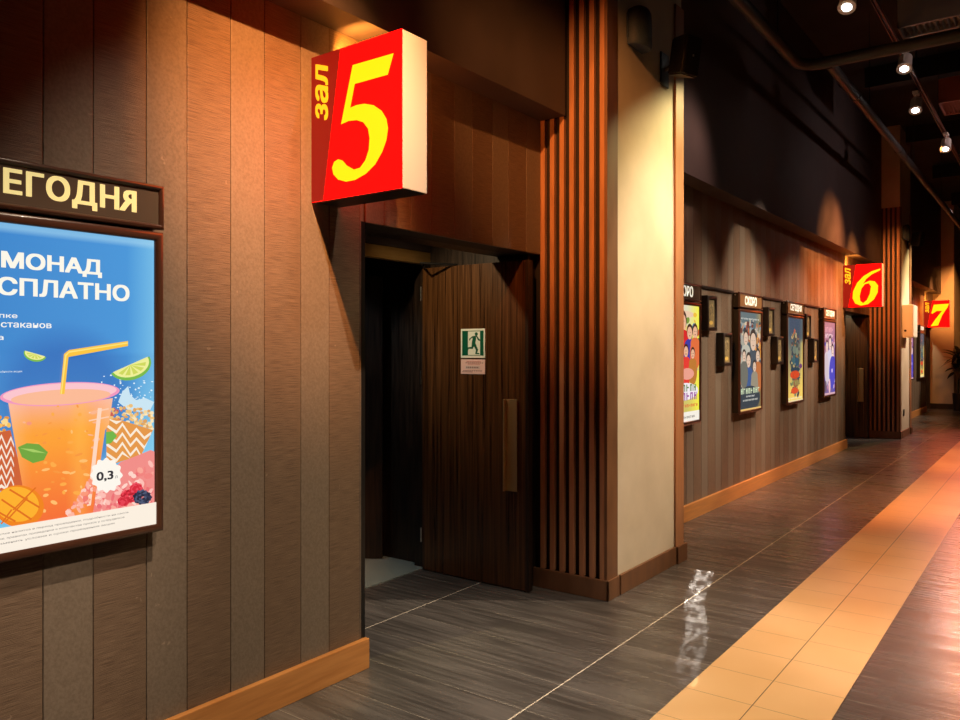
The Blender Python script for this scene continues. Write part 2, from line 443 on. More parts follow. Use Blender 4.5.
class Art:
    """flat printed sheet: every layer a hair in front of the last, coloured by attribute"""
    def __init__(s, to3, normal, step=.000012):
        s.to3 = to3; s.n = Vector(normal); s.v = []; s.f = []; s.c = []; s.k = 0; s.step = step

    def geo(s, vs, fs, col):
        s.k += 1; n = len(s.v)
        for q in vs:
            p = s.to3(q[0], q[1]) + s.n * (s.k * s.step); s.v.append(tuple(p))
            s.c.append(col(q[0], q[1]) if callable(col) else col)
        for f in fs: s.f.append(tuple(n + i for i in f))

    def poly(s, pts, col):
        # fan triangulate through tessellation to keep concave shapes right
        from mathutils.geometry import tessellate_polygon
        t = tessellate_polygon([[Vector((p[0], p[1], 0)) for p in pts]])
        s.geo(pts, [tuple(a) for a in t], col)

    def ell(s, cx, cy, rx, ry, col, rot=0, n=28, a0=0, a1=2 * PI):
        pts = []
        for i in range(n + (0 if a1 - a0 > 6.28 else 1)):
            a = a0 + (a1 - a0) * i / n; x = rx * math.cos(a); y = ry * math.sin(a)
            pts.append((cx + x * math.cos(rot) - y * math.sin(rot), cy + x * math.sin(rot) + y * math.cos(rot)))
        s.poly(pts, col)

    def grid(s, x0, y0, x1, y1, nx, ny, col):
        vs = [(x0 + (x1 - x0) * i / nx, y0 + (y1 - y0) * j / ny) for j in range(ny + 1) for i in range(nx + 1)]
        fs = [(j * (nx + 1) + i, j * (nx + 1) + i + 1, (j + 1) * (nx + 1) + i + 1, (j + 1) * (nx + 1) + i) for j in range(ny) for i in range(nx)]
        s.geo(vs, fs, col)

    def text(s, txt, x0, x1, y0, y1, col, dup=0, **k):
        d = (y1 - y0) * .07 * dup; e = d * .5
        vs, fs = fit_text(txt, x0, x1 - d, y0, y1 - e, **k)
        s.geo([(v.x, v.y) for v in vs], fs, col)
        if dup:
            for a_, b_ in ((1, 0), (.5, 0), (0, 1), (1, 1), (.5, 1)): s.geo([(v.x + d * a_, v.y + e * b_) for v in vs], fs, col)

    def build(s, name, material, parent, loc):
        me = bpy.data.meshes.new(name); o0 = Vector(loc)
        me.from_pydata([tuple(Vector(p) - o0) for p in s.v], [], s.f)
        ca = me.color_attributes.new('Col', 'FLOAT_COLOR', 'POINT')
        for i, c in enumerate(s.c): ca.data[i].color = c
        me.materials.append(material)
        o = bpy.data.objects.new(name, me); COL.objects.link(o); o.parent = parent
        return o


# ------------------------------------------------------------------ room shell
XW = -2.74           # plank wall face
XB = -2.55           # bulkhead face
XP = -2.254          # pillar face
ZS = 3.055           # soffit height
ZC = 5.5
YE = 27.5

mb = MB(); mb.box((-6.5, -3, -.1), (3.4, YE + .5, 0)); S('floor', mb, M['floor'])
mb = MB(); mb.box((-1.385, -3, 0), (-.769, YE, .0012)); S('trim_1', mb, M['strip'])   # light tile strip
mb = MB(); mb.box((-6.5, -3, ZC), (3.4, YE + .5, ZC + .1))
for k in range(7): mb.box((-2.2, 1.2 + k * 3.6, ZC - .28), (3.4, 1.4 + k * 3.6, ZC))
S('ceiling', mb, M['ceil'])
mb = MB(); mb.box((3.3, -3, 0), (3.4, YE, ZC)); S('wall_right', mb, M['plaster'])
mb = MB(); mb.box((-6.5, -3.1, 0), (3.4, -3, ZC)); S('wall_back', mb, M['plaster'])
mb = MB(); mb.box((-6.5, YE, 0), (3.4, YE + .1, ZC)); S('wall_end', mb, M['plaster'])


def planks(name, y0, y1, z0, z1, x=XW, phase=1.406):
    """vertical boards, wide horizontal-grain ones alternating with smooth ones"""
    mb = MB(); ed = []
    k0 = int(math.floor((y0 - phase) / .3695)) - 1
    for k in range(k0, k0 + int((y1 - y0) / .3695) + 4):
        a = phase + k * .3695
        ed.append((a, a + .2, 0)); ed.append((a + .2, a + .3695, 1))
    for a, b_, t in ed:
        a = max(a, y0); b_ = min(b_, y1)
        if b_ - a < .012: continue
        mb.box((x - .018, a + .0012, z0), (x, b_ - .0012, z1), t, bev=.0035)
    mb.box((x - .16, y0, z0), (x - .018, y1, z1), 2)
    return S(name, mb, [M['grain'], M['smooth'], M['groove']])


def baseboard(name, y0, y1, x=XW, t=.03, h=.146, end=True):
    mb = MB(); mb.box((x, y0, 0), (x + t, y1, h), 0, bev=.004)
    return S(name, mb, M['base'])


Y3 = 22.62                      # bay 3 end
YP3 = 24.0
bays = [(-3, 2.742), (5.55, 13.42), (16.575, Y3)]
planks('wall_left', *bays[0], 0, ZS)
planks('wall_left', *bays[1], 0, ZS, phase=5.55)
planks('wall_left', *bays[2], 0, ZS, phase=16.6)
for (a, b_) in bays: baseboard('baseboard_left', a + (0 if a < 0 else .0), b_ + .008)
# boards over the doors
planks('wall_left', 2.753, 4.36, 2.18, ZS)
planks('wall_left', 13.424, 15.385, 2.18, ZS, phase=13.62)
planks('wall_left', Y3 + .004, YP3 - .01, 2.18, ZS, phase=22.7)
# wall-end metal corner
for (a, b_) in bays:
    mb = MB(); mb.box((XW - .9 + .01, b_, 0), (XW - .0, b_ + .004, 2.18)); mb.box((XW - .02, b_ - .02, .15), (XW + .003, b_ + .004, 2.18))
    S('trim_2', mb, M['blackm'])
# bulkheads
for a, b_ in ((-3, 4.36), (5.55, 15.385), (16.575, YP3 - .01)):
    mb = MB(); mb.box((-3.9, a, ZS), (XB, b_, ZC)); S('wall_left', mb, M['plaster'])


def pillar(y, ztop, slats=True, zslab=None):
    """square pillar: slatted end face, plastered corridor face between two wooden corner boards"""
    y2 = y + 1.188
    mb = MB(); mb.box((-3.9, y + .045, 0), (XP - .004, y2, ZC))
    if ztop < ZC: mb.box((-3.9, y, ztop), (XP - .004, y + .045, ZC))
    S('wall_left', mb, M['cream'])
    if slats:
        mb = MB(); mb.box((-2.80, y + .032, 0), (XP - .006, y + .0445, ztop)); S('trim_3', mb, M['darkback'])
        for k in range(7):
            xc = -2.2915 - .0725 * k
            top = ztop if xc > XB else ZS
            mb = MB(); mb.box((xc - .0165, y + .002, .124), (xc + .0165, y + .0315, top), 0, bev=.002)
            S('trim_4', mb, M['slat'])
    # corner boards
    mb = MB(); mb.box((XP - .02, y, .0), (XP, y + .145, ztop), 0, bev=.002)
    S('trim_5', mb, M['post'])
    mb = MB(); mb.box((XP - .003, y2 - .135, 0), (XP + .012, y2 + .01, ztop), 0, bev=.002)
    S('trim_5', mb, M['slat'])  # paler slat material paints the orange light onto this board
    # baseboard round the foot
    mb = MB(); mb.box((-2.79, y - .014, 0), (XP + .014, y + .002, .125), 0, bev=.003)
    mb.box((XP, y - .014, 0), (XP + .014, y + .142, .125), 0, bev=.003)
    mb.box((XP - .003, y + .16, 0), (XP + .016, y2 - .137, .125), 0, bev=.003)
    mb.box((XP + .012, y2 - .137, 0), (XP + .03, y2 + .034, .125), 0, bev=.003)
    S('baseboard_left', mb, M['post'])


pillar(4.362, 4.07)
pillar(15.387, 4.07)
# third pillar: plain plaster
mb = MB(); mb.box((-3.9, YP3, 0), (XP, YE, ZC)); S('wall_left', mb, M['cream'])
mb = MB(); mb.box((-3.6, YP3 - .02, 0), (XP + .015, YP3, .14), 0, bev=.003); S('baseboard_left', mb, M['framed'])

# ------------------------------------------------------------------ door recesses
XD = -3.63


def recess(y0, y1):
    """y0: wall corner, y1: slatted pillar. lintel, header, jambs, vestibule"""
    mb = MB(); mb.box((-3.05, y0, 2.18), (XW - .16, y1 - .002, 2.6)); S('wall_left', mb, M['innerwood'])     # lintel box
    mb = MB(); mb.box((XD - .09, y0 - .6, 2.6), (-3.05, y1, 2.66)); S('wall_left', mb, M['plaster'])         # recess lid
    mb = MB(); mb.box((XD - .09, y0, 2.255), (XD - .001, y1, 2.6)); S('wall_left', mb, M['plaster'])
    mb = MB(); mb.box((XD - .06, y0 + .01, 2.165), (XD, y1 - .002, 2.25), 0, bev=.003)
    mb.box((XD - .10, y1 - .12, 0), (XD + .0, y1 - .06, 2.165), 1); mb.box((XD - .10, y0 + .01, 0), (XD, y0 + .07, 2.165), 1)
    S('trim_6', mb, [M['amber'], M['innerwood']])
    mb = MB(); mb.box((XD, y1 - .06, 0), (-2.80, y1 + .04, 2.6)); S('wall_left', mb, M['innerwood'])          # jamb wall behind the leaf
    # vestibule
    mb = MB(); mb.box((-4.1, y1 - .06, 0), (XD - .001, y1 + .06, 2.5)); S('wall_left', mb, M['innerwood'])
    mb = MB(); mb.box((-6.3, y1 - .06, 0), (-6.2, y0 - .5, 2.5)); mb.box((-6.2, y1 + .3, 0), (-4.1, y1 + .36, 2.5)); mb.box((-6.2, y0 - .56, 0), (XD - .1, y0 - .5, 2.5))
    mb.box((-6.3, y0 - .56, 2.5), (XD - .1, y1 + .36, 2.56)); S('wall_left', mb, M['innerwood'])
    mb = MB(); mb.box((-6.2, y0 - .5, 0), (XD - .002, y1 - .061, .006)); o = mb.build('carpet', M['carpet'])
    tag(o, None, None, None, 'structure')
    spot('recess_lamp', (-3.32, y0 + .42, 2.56), (-3.24, y1 - .15, 1.80), 60, (1, .74, .42), 62, 1, .03)
    spot('vestibule_lamp', (-4.3, y0 + .6, 2.45), (-4.0, y0 + 1.0, 0), 16, COOL, 100, .5, .05)


recess(2.753, 4.36)
recess(13.424, 15.385)
recess(Y3 + .004, YP3 - .03)


def door_leaf(name, yl):
    """leaf standing open square to the corridor, hinge at the frame; face towards the camera at y = yl"""
    mb = MB(); mb.box((-3.62, yl, .008), (-2.752, yl + .045, 2.13), 0, bev=.002)
    mb.box((-2.752, yl - .002, .008), (-2.728, yl + .047, 2.13), 1, bev=.002)
    o = S(name, mb, [M['doorwood'], M['innerwood']], loc=(-3.62, yl, 0))
    h = MB(); h.box((-2.897, yl - .016, .64), (-2.807, yl - .010, 1.235), 0, bev=.002)
    h.box((-2.890, yl - .012, .70), (-2.814, yl + .0, .74)); h.box((-2.890, yl - .012, 1.14), (-2.814, yl + .0, 1.18))
    # bent lip of the pull plate
    h.box((-2.897, yl - .045, .64), (-2.887, yl - .010, 1.235), 0, bev=.002)
    ho = h.build('pull_handle', M['brass'], loc=(-3.62, yl, 0)); ho.location = (0, 0, 0); ho.parent = o; ho['label'] = 'brass pull plate'
    for z in (.25, 1.36, 1.95):
        hg = MB(); hg.tube([(-3.628, yl - .006, z - .05), (-3.628, yl - .006, z + .05)], .007, 10)
        g = hg.build('hinge', M['steel'], loc=(-3.62, yl, 0), smooth=True); g.location = (0, 0, 0); g.parent = o
    cl = MB(); cl.tube([(-3.32, yl + .02, 2.138), (-3.50, yl - .16, 2.145), (-3.61, yl - .02, 2.15)], .008, 8)
    c = cl.build('closer_arm', M['blackm'], loc=(-3.62, yl, 0)); c.location = (0, 0, 0); c.parent = o
    return o


door_leaf('door_1', 4.2)
door_leaf('door_2', 15.22)

# inner leaf seen ajar inside hall five, and its bar handle
mb = MB(); a = Vector((-4.06, 4.26, 0)); d = Vector((-.79, -.61, 0)).normalized(); n = Vector((-d.y, d.x, 0)) * .04
p = [a, a + d * .8, a + d * .8 + n, a + n]
mb.quad([q + Vector((0, 0, .01)) for q in p]); mb.quad([q + Vector((0, 0, 2.1)) for q in p])
for i in range(4): mb.quad([p[i] + Vector((0, 0, .01)), p[(i + 1) % 4] + Vector((0, 0, .01)), p[(i + 1) % 4] + Vector((0, 0, 2.1)), p[i] + Vector((0, 0, 2.1))])
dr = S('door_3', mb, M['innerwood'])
mb = MB(); hq = a + d * .16 - n * .9
mb.tube([hq + n * .6 + Vector((0, 0, 1.22)), hq + Vector((0, 0, 1.22)), hq + Vector((0, 0, .75)), hq + n * .6 + Vector((0, 0, .75))], .010, 10)
h = mb.build('pull_handle', M['steel'], dr, smooth=True)


# ------------------------------------------------------------------ hall signs
FIVE = [(240, 172), (395, 127), (373, 208), (248, 243), (231, 333), (255, 323), (285, 318), (320, 324), (350, 345), (368, 375), (374, 410), (368, 455), (352, 500), (325, 548), (290, 583), (250, 606), (215, 613), (185, 605), (167, 585), (162, 560), (170, 538), (185, 528), (202, 533), (218, 552), (245, 567), (268, 560), (288, 532), (301, 492), (304, 448), (298, 412), (280, 388), (255, 380), (225, 383), (196, 396)]


def five_uv():
    out = []
    for x, y in FIVE:
        q = atY(2.41, 290 + x / 3.787, 20 + y / 3.787)
        out.append(((q.x + 2.74) / .551, (q.z - 2.224) / .658))
    return [out]


def uv(pts, x0, x1, y0, y1):
    return [((x - x0) / (x1 - x0), 1 - (y - y0) / (y1 - y0)) for x, y in pts]


SIX = [uv([(157, 151), (130, 158), (104, 172), (84, 192), (71, 218), (69, 240), (78, 257), (96, 264), (118, 260), (137, 246), (149, 224), (150, 203), (140, 190), (124, 187), (108, 193), (103, 197), (112, 182), (130, 168), (157, 156)], 38, 162, 135, 268),
       uv([(92, 233), (98, 210), (109, 197), (121, 195), (128, 205), (124, 228), (115, 247), (103, 256), (94, 249)], 38, 162, 135, 268)]
SEVEN = [uv([(327, 263), (372, 261), (368, 272), (352, 297), (340, 329), (318, 331), (333, 308), (352, 283), (336, 283), (324, 291), (320, 290)], 298, 374, 250, 334)]


def MB_back(f, flat, tri, th):
    mb = MB(); mb.v = [tuple(f(1 - a_, b_, -(th + .0045))) for a_, b_ in flat]; mb.f = [tuple(t) for t in tri]; mb.mi = [0] * len(tri)
    return mb


def hall_sign(y, digit, name_label, z0=2.224, x0=-2.74, x1=-2.189, th=.16):
    from mathutils.geometry import tessellate_polygon
    H = .658; W = x1 - x0
    r = empty('hall_sign', (x0, y, z0), name_label, 'sign')

    def put(mb_, nm, mt, sm=False):
        o = mb_.build(nm, mt, loc=(x0, y, z0), smooth=sm); o.location = (0, 0, 0); o.parent = r; return o
    mb = MB(); mb.box((x0 + .001, y + .004, z0), (x1, y + th, z0 + H), 0, bev=.003); bx = put(mb, 'casing', M['signside'])
    bx['label'] = 'beige metal box side'
    mb = MB(); mb.box((x0 + .02, y + .01, z0 - .004), (x1 - .004, y + th - .01, z0 + .0), 0); put(mb, 'bottom_panel', M['black'])
    f = lambda u, v, dy=0: Vector((x0 + u * W, y - dy, z0 + v * H))
    mb = MB(); mb.box(f(0.002, 0.0, .002), f(1, 1, -.004)); fc = put(mb, 'front_panel', M['red'])
    mb = MB(); mb.box((x0 + .01, y + th - .004, z0 + .008), (x1 - .012, y + th + .002, z0 + H - .008)); put(mb, 'rear_panel', M['red'])
    mb = MB(); q = [f(.0, 0, .003), f(.145, 0, .003), f(.345, 1, .003), f(0, 1, .003)]; mb.quad(q)
    o = mb.build('side_stripe', M['darkred'], loc=(x0, y, z0)); o.location = (0, 0, 0); o.parent = fc
    # small lamp added on top, standing in for sign glow on the soffit
    mb = MB(); mb.tube([(x0 + .10, y + th * .6, z0 + H), (x0 + .10, y + th * .6, z0 + H + .02)], .02, 12); put(mb, 'added_uplighter', M['blackm'])
    spot('added_uplight', (x0 + .10, y + th * .6, z0 + H + .03), (x0 + .10, y + 1.0, z0 + H + .12), 30, (1, .36, .05), 150, .6, .008)
    # digit, with hole when the polygon list has two loops
    loops = digit
    pv = [[Vector((a_, b_, 0)) for a_, b_ in lp] for lp in loops]; tri = tessellate_polygon(pv); flat = [p for lp in loops for p in lp]
    mb = MB(); mb.v = [tuple(f(a_, b_, .0045)) for a_, b_ in flat]; mb.f = [tuple(t) for t in tri]; mb.mi = [0] * len(tri)
    o = mb.build('numeral', M['yellow'], loc=(x0, y, z0)); o.location = (0, 0, 0); o.parent = fc
    bk = put(MB_back(f, flat, tri, th), 'added_rear_numeral', M['yellow'])  # rear digit added, unseen, so its glow tints the soffit orange
    # the word, reading upwards
    bv, bf = fit_text('зал', 0, .97, 0, .94, size=1, shear=.3); vs = []; fs = []
    for q_, (sx, sy) in enumerate(((0, 0), (.03, 0), (0, .06), (.03, .06), (.015, .03))):
        vs += [Vector((v.x + sx, v.y + sy, q_)) for v in bv]; fs += [tuple(i + q_ * len(bv) for i in f_) for f_ in bf]
    mb = MB(); mb.v = [tuple(f(.205 - v.y * .155, .545 + v.x * .40, .0045 + v.z * .0001)) for v in vs]; mb.f = fs; mb.mi = [0] * len(fs)
    o = mb.build('lettering', M['yellowd'], loc=(x0, y, z0)); o.location = (0, 0, 0); o.parent = fc
    return r


hall_sign(2.41, five_uv(), 'large illuminated red box sign with yellow numeral 5 on the nearest wall')
hall_sign(13.254, SIX, 'illuminated red box sign with yellow numeral 6 in the middle distance')
hall_sign(22.33, SEVEN, 'small far illuminated red box sign with yellow numeral 7', z0=2.13)

# ------------------------------------------------------------------ poster lightboxes
XF = -2.66


def moulding(mb, y0, y1, z0, z1, wd, x0, x1, mi=0):
    """mitred picture-frame moulding with a rounded face"""
    prof = [(0, x0), (0, x1 - .008), (.25, x1 - .002), (.55, x1), (.85, x1 - .004), (1, x1 - .012), (1, x0)]
    cs = [(y0, z0, 1, 1), (y1, z0, -1, 1), (y1, z1, -1, -1), (y0, z1, 1, -1)]
    n = len(mb.v)
    for (yy, zz, sy, sz) in cs:
        for t, x in prof: mb.v.append((x, yy + sy * t * wd, zz + sz * t * wd))
    k = len(prof)
    for c in range(4):
        c2 = (c + 1) % 4
        for i in range(k - 1):
            mb.f.append((n + c * k + i, n + c2 * k + i, n + c2 * k + i + 1, n + c * k + i + 1)); mb.mi.append(mi)


def lightbox(y0, y1, word, label, art, hmat, lmat, group='framed film poster lightboxes with headers'):
    r = empty('poster_lightbox', (XW, (y0 + y1) / 2, .885), label, 'poster', group)
    L0 = (XW, (y0 + y1) / 2, .885)

    def put(mb_, nm, mt, par=r, sm=False):
        o = mb_.build(nm, mt, loc=L0, smooth=sm); o.location = (0, 0, 0); o.parent = par; return o
    mb = MB(); mb.box((XW + .0005, y0 + .008, .90), (XF - .018, y1 - .008, 1.975)); mb.box((XW + .0005, y0 + .004, 2.0), (XF - .018, y1 - .004, 2.15)); put(mb, 'housing', M['black'])
    mb = MB(); moulding(mb, y0, y1, .885, 1.985, .032, XF - .02, XF); put(mb, 'poster_frame', M['frame'], sm=True)
    mb = MB(); moulding(mb, y0 - .003, y1 + .003, 1.995, 2.158, .02, XF - .02, XF); hf = put(mb, 'header_frame', M['frame'], sm=True)
    mb = MB(); mb.box((XF - .018, y0 + .015, 2.012), (XF - .012, y1 - .015, 2.142)); hp = put(mb, 'header_panel', hmat)
    W = y1 - y0
    wl = W * (.50 if word == 'СКОРО' else .665)
    yc = (y0 + y1) / 2 + (0 if word == 'СКОРО' else .027 * W)
    vs, fs = fit_text(word, yc - wl / 2, yc + wl / 2, 2.030, 2.124, size=1, bold=.004, spacing=1.06)
    k_ = len(vs); base_v, base_f = vs, list(fs); vs = []; fs = []
    for q_, (sx, sy) in enumerate(((0, 0), (.004, 0), (.008, 0), (0, .004), (.004, .004), (.008, .004))):
        vs += [Vector((v.x + sx, v.y + sy, q_ * .0001)) for v in base_v]; fs += [tuple(i + q_ * k_ for i in f) for f in base_f]
    mb = MB(); mb.v = [(XF - .0115 + v.z, v.x, v.y) for v in vs]; mb.f = list(fs); mb.mi = [0] * len(fs); put(mb, 'lettering', lmat, hp)
    A = Art((lambda Y, Z: Vector((XF - .0165, Y, Z))), (1, 0, 0))
    art(A, y0 + .028, y1 - .028, .913, 1.957)
    A.build('poster_print', M['print'], r, L0)
    mb = MB(); mb.tube([(XF - .05, y0 + .006, 2.13), (XF - .05, y0 - .0005, 2.13)], .008, 10); s_ = put(mb, 'screw', M['steel'], sm=True)
    return r


def lerp(a_, b_, t): return tuple(a_[i] + (b_[i] - a_[i]) * t for i in range(3))


def art_lemonade(A, y0, y1, z0, z1):
    X = XF - .0165
    base = A.to3
    P = lambda px, py: (atX(X, px, py).y, atX(X, px, py).z)
    # work in photo-survey coordinates for things copied off the print
    sc0 = A.to3

    def bg(Y, Z):
        u = (Y - y0) / (y1 - y0); v = (Z - z0) / (z1 - z0)
        c = lerp((52, 128, 200), (70, 152, 218), u) if v > .6 else lerp((110, 190, 232), (60, 138, 208), max(0, (v - .25) / .35))
        c = lerp(c, (150, 215, 240), max(0, (u - .85) / .15) * .55)
        d_ = math.hypot((Y - 1.28) * 1.1, Z - 1.35)
        c = lerp(c, (30, 88, 172), .5 * max(0, min(1, (.30 - d_) / .10)))
        if v > .97: c = lerp(c, (170, 215, 240), .6)
        return srgb(*c)
    A.grid(y0, z0, y1, z1, 40, 56, bg)

    def pol(pts, col): A.poly([P(*p) for p in pts], col)

    def el(cx, cy, rx, ry, col, rot=0, n=24):
        pts = []
        for i in range(n):
            t = 2 * PI * i / n; x = rx * math.cos(t); y = ry * math.sin(t)
            pts.append(P(cx + x * math.cos(rot) - y * math.sin(rot), cy + x * math.sin(rot) + y * math.cos(rot)))
        A.poly(pts, col)
    # headline
    zt = lambda px, py: P(px, py)[1]
    ye = P(102, 0)[0]; ys = P(-1, 0)[0]; full = (ye - ys) * 7 / 5 * .98
    A.text('ЛИМОНАД', ye - full, ye, zt(60, 275), zt(60, 256), srgb(250, 246, 232), size=1, bold=.006, dup=1.5)
    ye = P(129.5, 0)[0]; ys = P(-1, 0)[0]; full = (ye - ys) * 9 / 7.15
    A.text('БЕСПЛАТНО', max(y0 + .01, ye - full), ye, zt(60, 298), zt(60, 280.5), srgb(250, 246, 232), size=1, bold=.006, dup=1.5)
    for t_, xe, yt, yb, nf in (('при покупке', 17.5, 314.5, 319.5, .20), ('двух стакаʜов', 51.5, 323.5, 330, .245), ('лимонада', 3.5, 336, 341, .20)):
        e = P(xe, 0)[0]; A.text(t_, max(e - nf, y0 + .01), e, zt(xe, yb), zt(xe, yt), srgb(245, 245, 240), size=1, bold=.003, dup=.6)
    A.text('подробности акции', P(-8, 0)[0], P(22, 0)[0], zt(10, 373), zt(10, 370.5), srgb(230, 240, 245), size=1)
    # splash
    for i in range(70):
        a_ = random.uniform(0, 1)
        x = min(152, random.gauss(126, 13)); y = random.gauss(392, 9)
        el(x, y, random.uniform(.3, 1.3), random.uniform(.3, 1.0), srgb(225, 242, 250), 0, 7)
    pol([(118, 402), (122, 392), (128, 386), (130, 395), (136, 400), (145, 398), (154, 402), (150, 410), (140, 412), (128, 410)], srgb(200, 228, 242))
    # limes
    def lime(cx, cy, r, rot, flip=1):
        pts = [(cx + r * math.cos(rot + t), cy + r * .62 * math.sin(t) * flip + r * math.sin(rot) * math.cos(t)) for t in [PI * i / 14 for i in range(15)]]
        A.poly([P(*q) for q in pts], srgb(120, 185, 70))
        pts2 = [(cx + r * .9 * math.cos(rot + t), cy - .5 + r * .5 * math.sin(t) * flip + r * .9 * math.sin(rot) * math.cos(t)) for t in [PI * i / 14 for i in range(15)]]
        A.poly([P(*q) for q in pts2], srgb(238, 238, 150))
        for k in range(1, 6):
            t = PI * k / 6; t2 = t + .3
            A.poly([P(cx, cy), P(cx + r * .75 * math.cos(rot + t - .12), cy - .5 + r * .42 * math.sin(t - .12) * flip + r * .75 * math.sin(rot) * math.cos(t - .12)), P(cx + r * .75 * math.cos(rot + t + .22), cy - .5 + r * .42 * math.sin(t + .22) * flip + r * .75 * math.sin(rot) * math.cos(t + .22))], srgb(205, 215, 90))
    lime(35, 354, 11.5, .28); lime(130, 365, 21, -.42)
    # popcorn buckets
    def corn(n, fx, fy, pal):
        for _ in range(n): el(fx(), fy(), random.uniform(1.6, 3.2), random.uniform(1.4, 2.6), srgb(*random.choice(pal)), 0, 9)
    corn(90, lambda: random.uniform(112, 151), lambda: 0, []) if 0 else None
    for i in range(110):
        x = random.uniform(110, 152); y = random.uniform(405 + abs(x - 128) * .25, 430)
        el(x, y, random.uniform(1.3, 2.4), random.uniform(1.2, 2.2), srgb(*random.choice([(236, 190, 120), (222, 160, 90), (245, 215, 160), (200, 90, 80), (190, 60, 60)] if x < 126 else [(236, 190, 120), (222, 160, 90), (245, 215, 160), (250, 228, 185)])), 0, 8)
    B = [(106, 421), (114, 418), (152.5, 430), (141, 455), (106, 466)]
    pol(B, srgb(228, 150, 70))
    for k in range(5):
        o = k * 9.5
        ch = [(106, 420 + o), (116, 427 + o), (122, 419 + o), (130, 431 + o), (136, 424 + o), (144, 434 + o - 1), (151, 429 + o - 1)]
        ch = [(x, y - 6) for x, y in ch]
        th_ = 3.2
        seg = ch + [(x, y + th_) for x, y in reversed(ch)]
        seg = [(min(x, 152.5 - max(0, y - 430) * .46), max(y, 418 + max(0, x - 114) * .31)) for x, y in seg]
        seg = [(x, min(y, 466 - max(0, x - 106) * .31)) for x, y in seg]
        pol(seg, srgb(250, 236, 215))
    for i in range(34):
        el(random.uniform(-8, 9), random.uniform(417, 436), random.uniform(1.5, 2.8), random.uniform(1.4, 2.4), srgb(*random.choice([(245, 190, 90), (250, 215, 140), (230, 150, 60)])), 0, 8)
    pol([(-10, 434), (10, 430), (25, 488), (-10, 492)], srgb(205, 95, 50))
    for k in range(6):
        o = k * 10
        ch = [(-10, 436 + o), (-4, 444 + o), (1, 434 + o), (6, 446 + o), (10.5, 436 + o), (13.5, 444 + o)]
        ch = [(x, min(y, 488)) for x, y in ch]
        pol(ch + [(x, min(y + 3.5, 490)) for x, y in reversed(ch)], srgb(250, 232, 215))
    # fruit ice bottom right
    pol([(60, 530), (72, 508), (88, 492), (104, 478), (120, 462), (138, 455), (150, 450), (155.2, 452), (155.2, 506), (120, 515), (80, 524)], srgb(240, 140, 135))
    for i in range(170):
        x = random.uniform(75, 151); y = random.uniform(462 + (150 - x) * .55, 512)
        if y > 512: continue
        el(x, y, random.uniform(2, 5), random.uniform(1.2, 3), srgb(*random.choice([(252, 190, 180), (240, 130, 125), (248, 165, 150), (235, 110, 115), (253, 212, 200)])), random.uniform(0, 3), 7)
    # cup
    def cupcol(Y, Z):
        u = (Y - P(8, 0)[0]) / (P(110, 0)[0] - P(8, 0)[0]); v = (Z - zt(60, 515)) / (zt(60, 395) - zt(60, 515))
        c = lerp((245, 110, 50), (252, 160, 50), min(1, max(0, v * 1.6)))
        if v > .7: c = lerp(c, (250, 175, 150), min(1, (v - .7) / .25))
        c = lerp(c, (252, 200, 170), max(0, abs(u - .5) * 2 - .62) * 1.3)
        c = lerp(c, (255, 190, 80), max(0, 1 - abs(u - .68) * 7) * .5)
        return srgb(*c)
    vs = []; fs = []; nx, ny = 14, 18
    for j in range(ny + 1):
        t = j / ny; yl = 400 + 122 * t; yr = 398 + 116 * t
        xl = 7 + 21 * t; xr = 112 - 17 * t - (3 if t > .25 else 0)
        for i in range(nx + 1):
            s = i / nx; vs.append(P(xl + (xr - xl) * s, yl + (yr - yl) * s + 5 * math.sin(PI * s)))
    for j in range(ny):
        for i in range(nx): fs.append((j * (nx + 1) + i, j * (nx + 1) + i + 1, (j + 1) * (nx + 1) + i + 1, (j + 1) * (nx + 1) + i))
    A.geo(vs, fs, cupcol)
    el(59, 394, 60, 11.5, srgb(240, 150, 190), -.06, 40)
    el(59, 393, 57, 9.5, srgb(250, 196, 205), -.06, 40)
    el(60, 397, 50, 7.5, srgb(250, 185, 150), -.06, 36)
    for yy in (410, 418): pol([(88, yy + 2), (108, yy - 2), (108, yy - .6), (88, yy + 3.4)], srgb(252, 205, 175))
    for i in range(60):
        x = random.uniform(20, 102); y = random.uniform(405, 512)
        if x < 10 + 21 * (y - 400) / 122 + 6 or x > 108 - 17 * (y - 400) / 122 - 3: continue
        ed = abs(x - 60) / 48
        el(x, y, random.uniform(1, 4.5), random.uniform(.6, 2.2), srgb(*(random.choice([(254, 190, 110), (252, 170, 70), (248, 150, 60)]) if ed < .6 else random.choice([(253, 200, 170), (250, 180, 140), (246, 150, 120)]))), random.uniform(-.4, .4), 8)
    pol([(97, 408), (101, 408), (90, 505), (86, 506)], srgb(253, 214, 190))
    for i in range(60):
        a_ = random.uniform(0, 1); x = 66 + 30 * a_; y = 520 - 42 * a_ + random.uniform(-6, 10)
        if y < 516: el(x, y, random.uniform(1.5, 4.5), random.uniform(1, 3), srgb(*random.choice([(252, 180, 160), (240, 120, 110), (250, 150, 120), (255, 205, 190)])), random.uniform(0, 3), 7)
    # straw
    pol([(59, 394), (63.5, 394), (67.5, 357), (127, 346), (127, 341), (68, 350), (63, 354)], srgb(250, 195, 60))
    pol([(59.6, 394), (60.8, 394), (65.5, 356), (68, 352.8), (127, 343.6), (127, 342.2), (68, 351.2), (64, 355)], srgb(255, 225, 120))
    # mint, mango
    pol([(17, 447), (26, 443), (38, 444), (47, 452), (43, 460), (32, 463), (21, 457)], srgb(110, 165, 60)); pol([(19, 448), (32, 449), (45, 453), (32, 452)], srgb(165, 205, 100))
    pol([(105, 432), (112, 431), (116, 436), (110, 443), (105, 444)], srgb(110, 180, 70))
    el(18, 506, 25, 21, srgb(240, 130, 20), .1, 30)
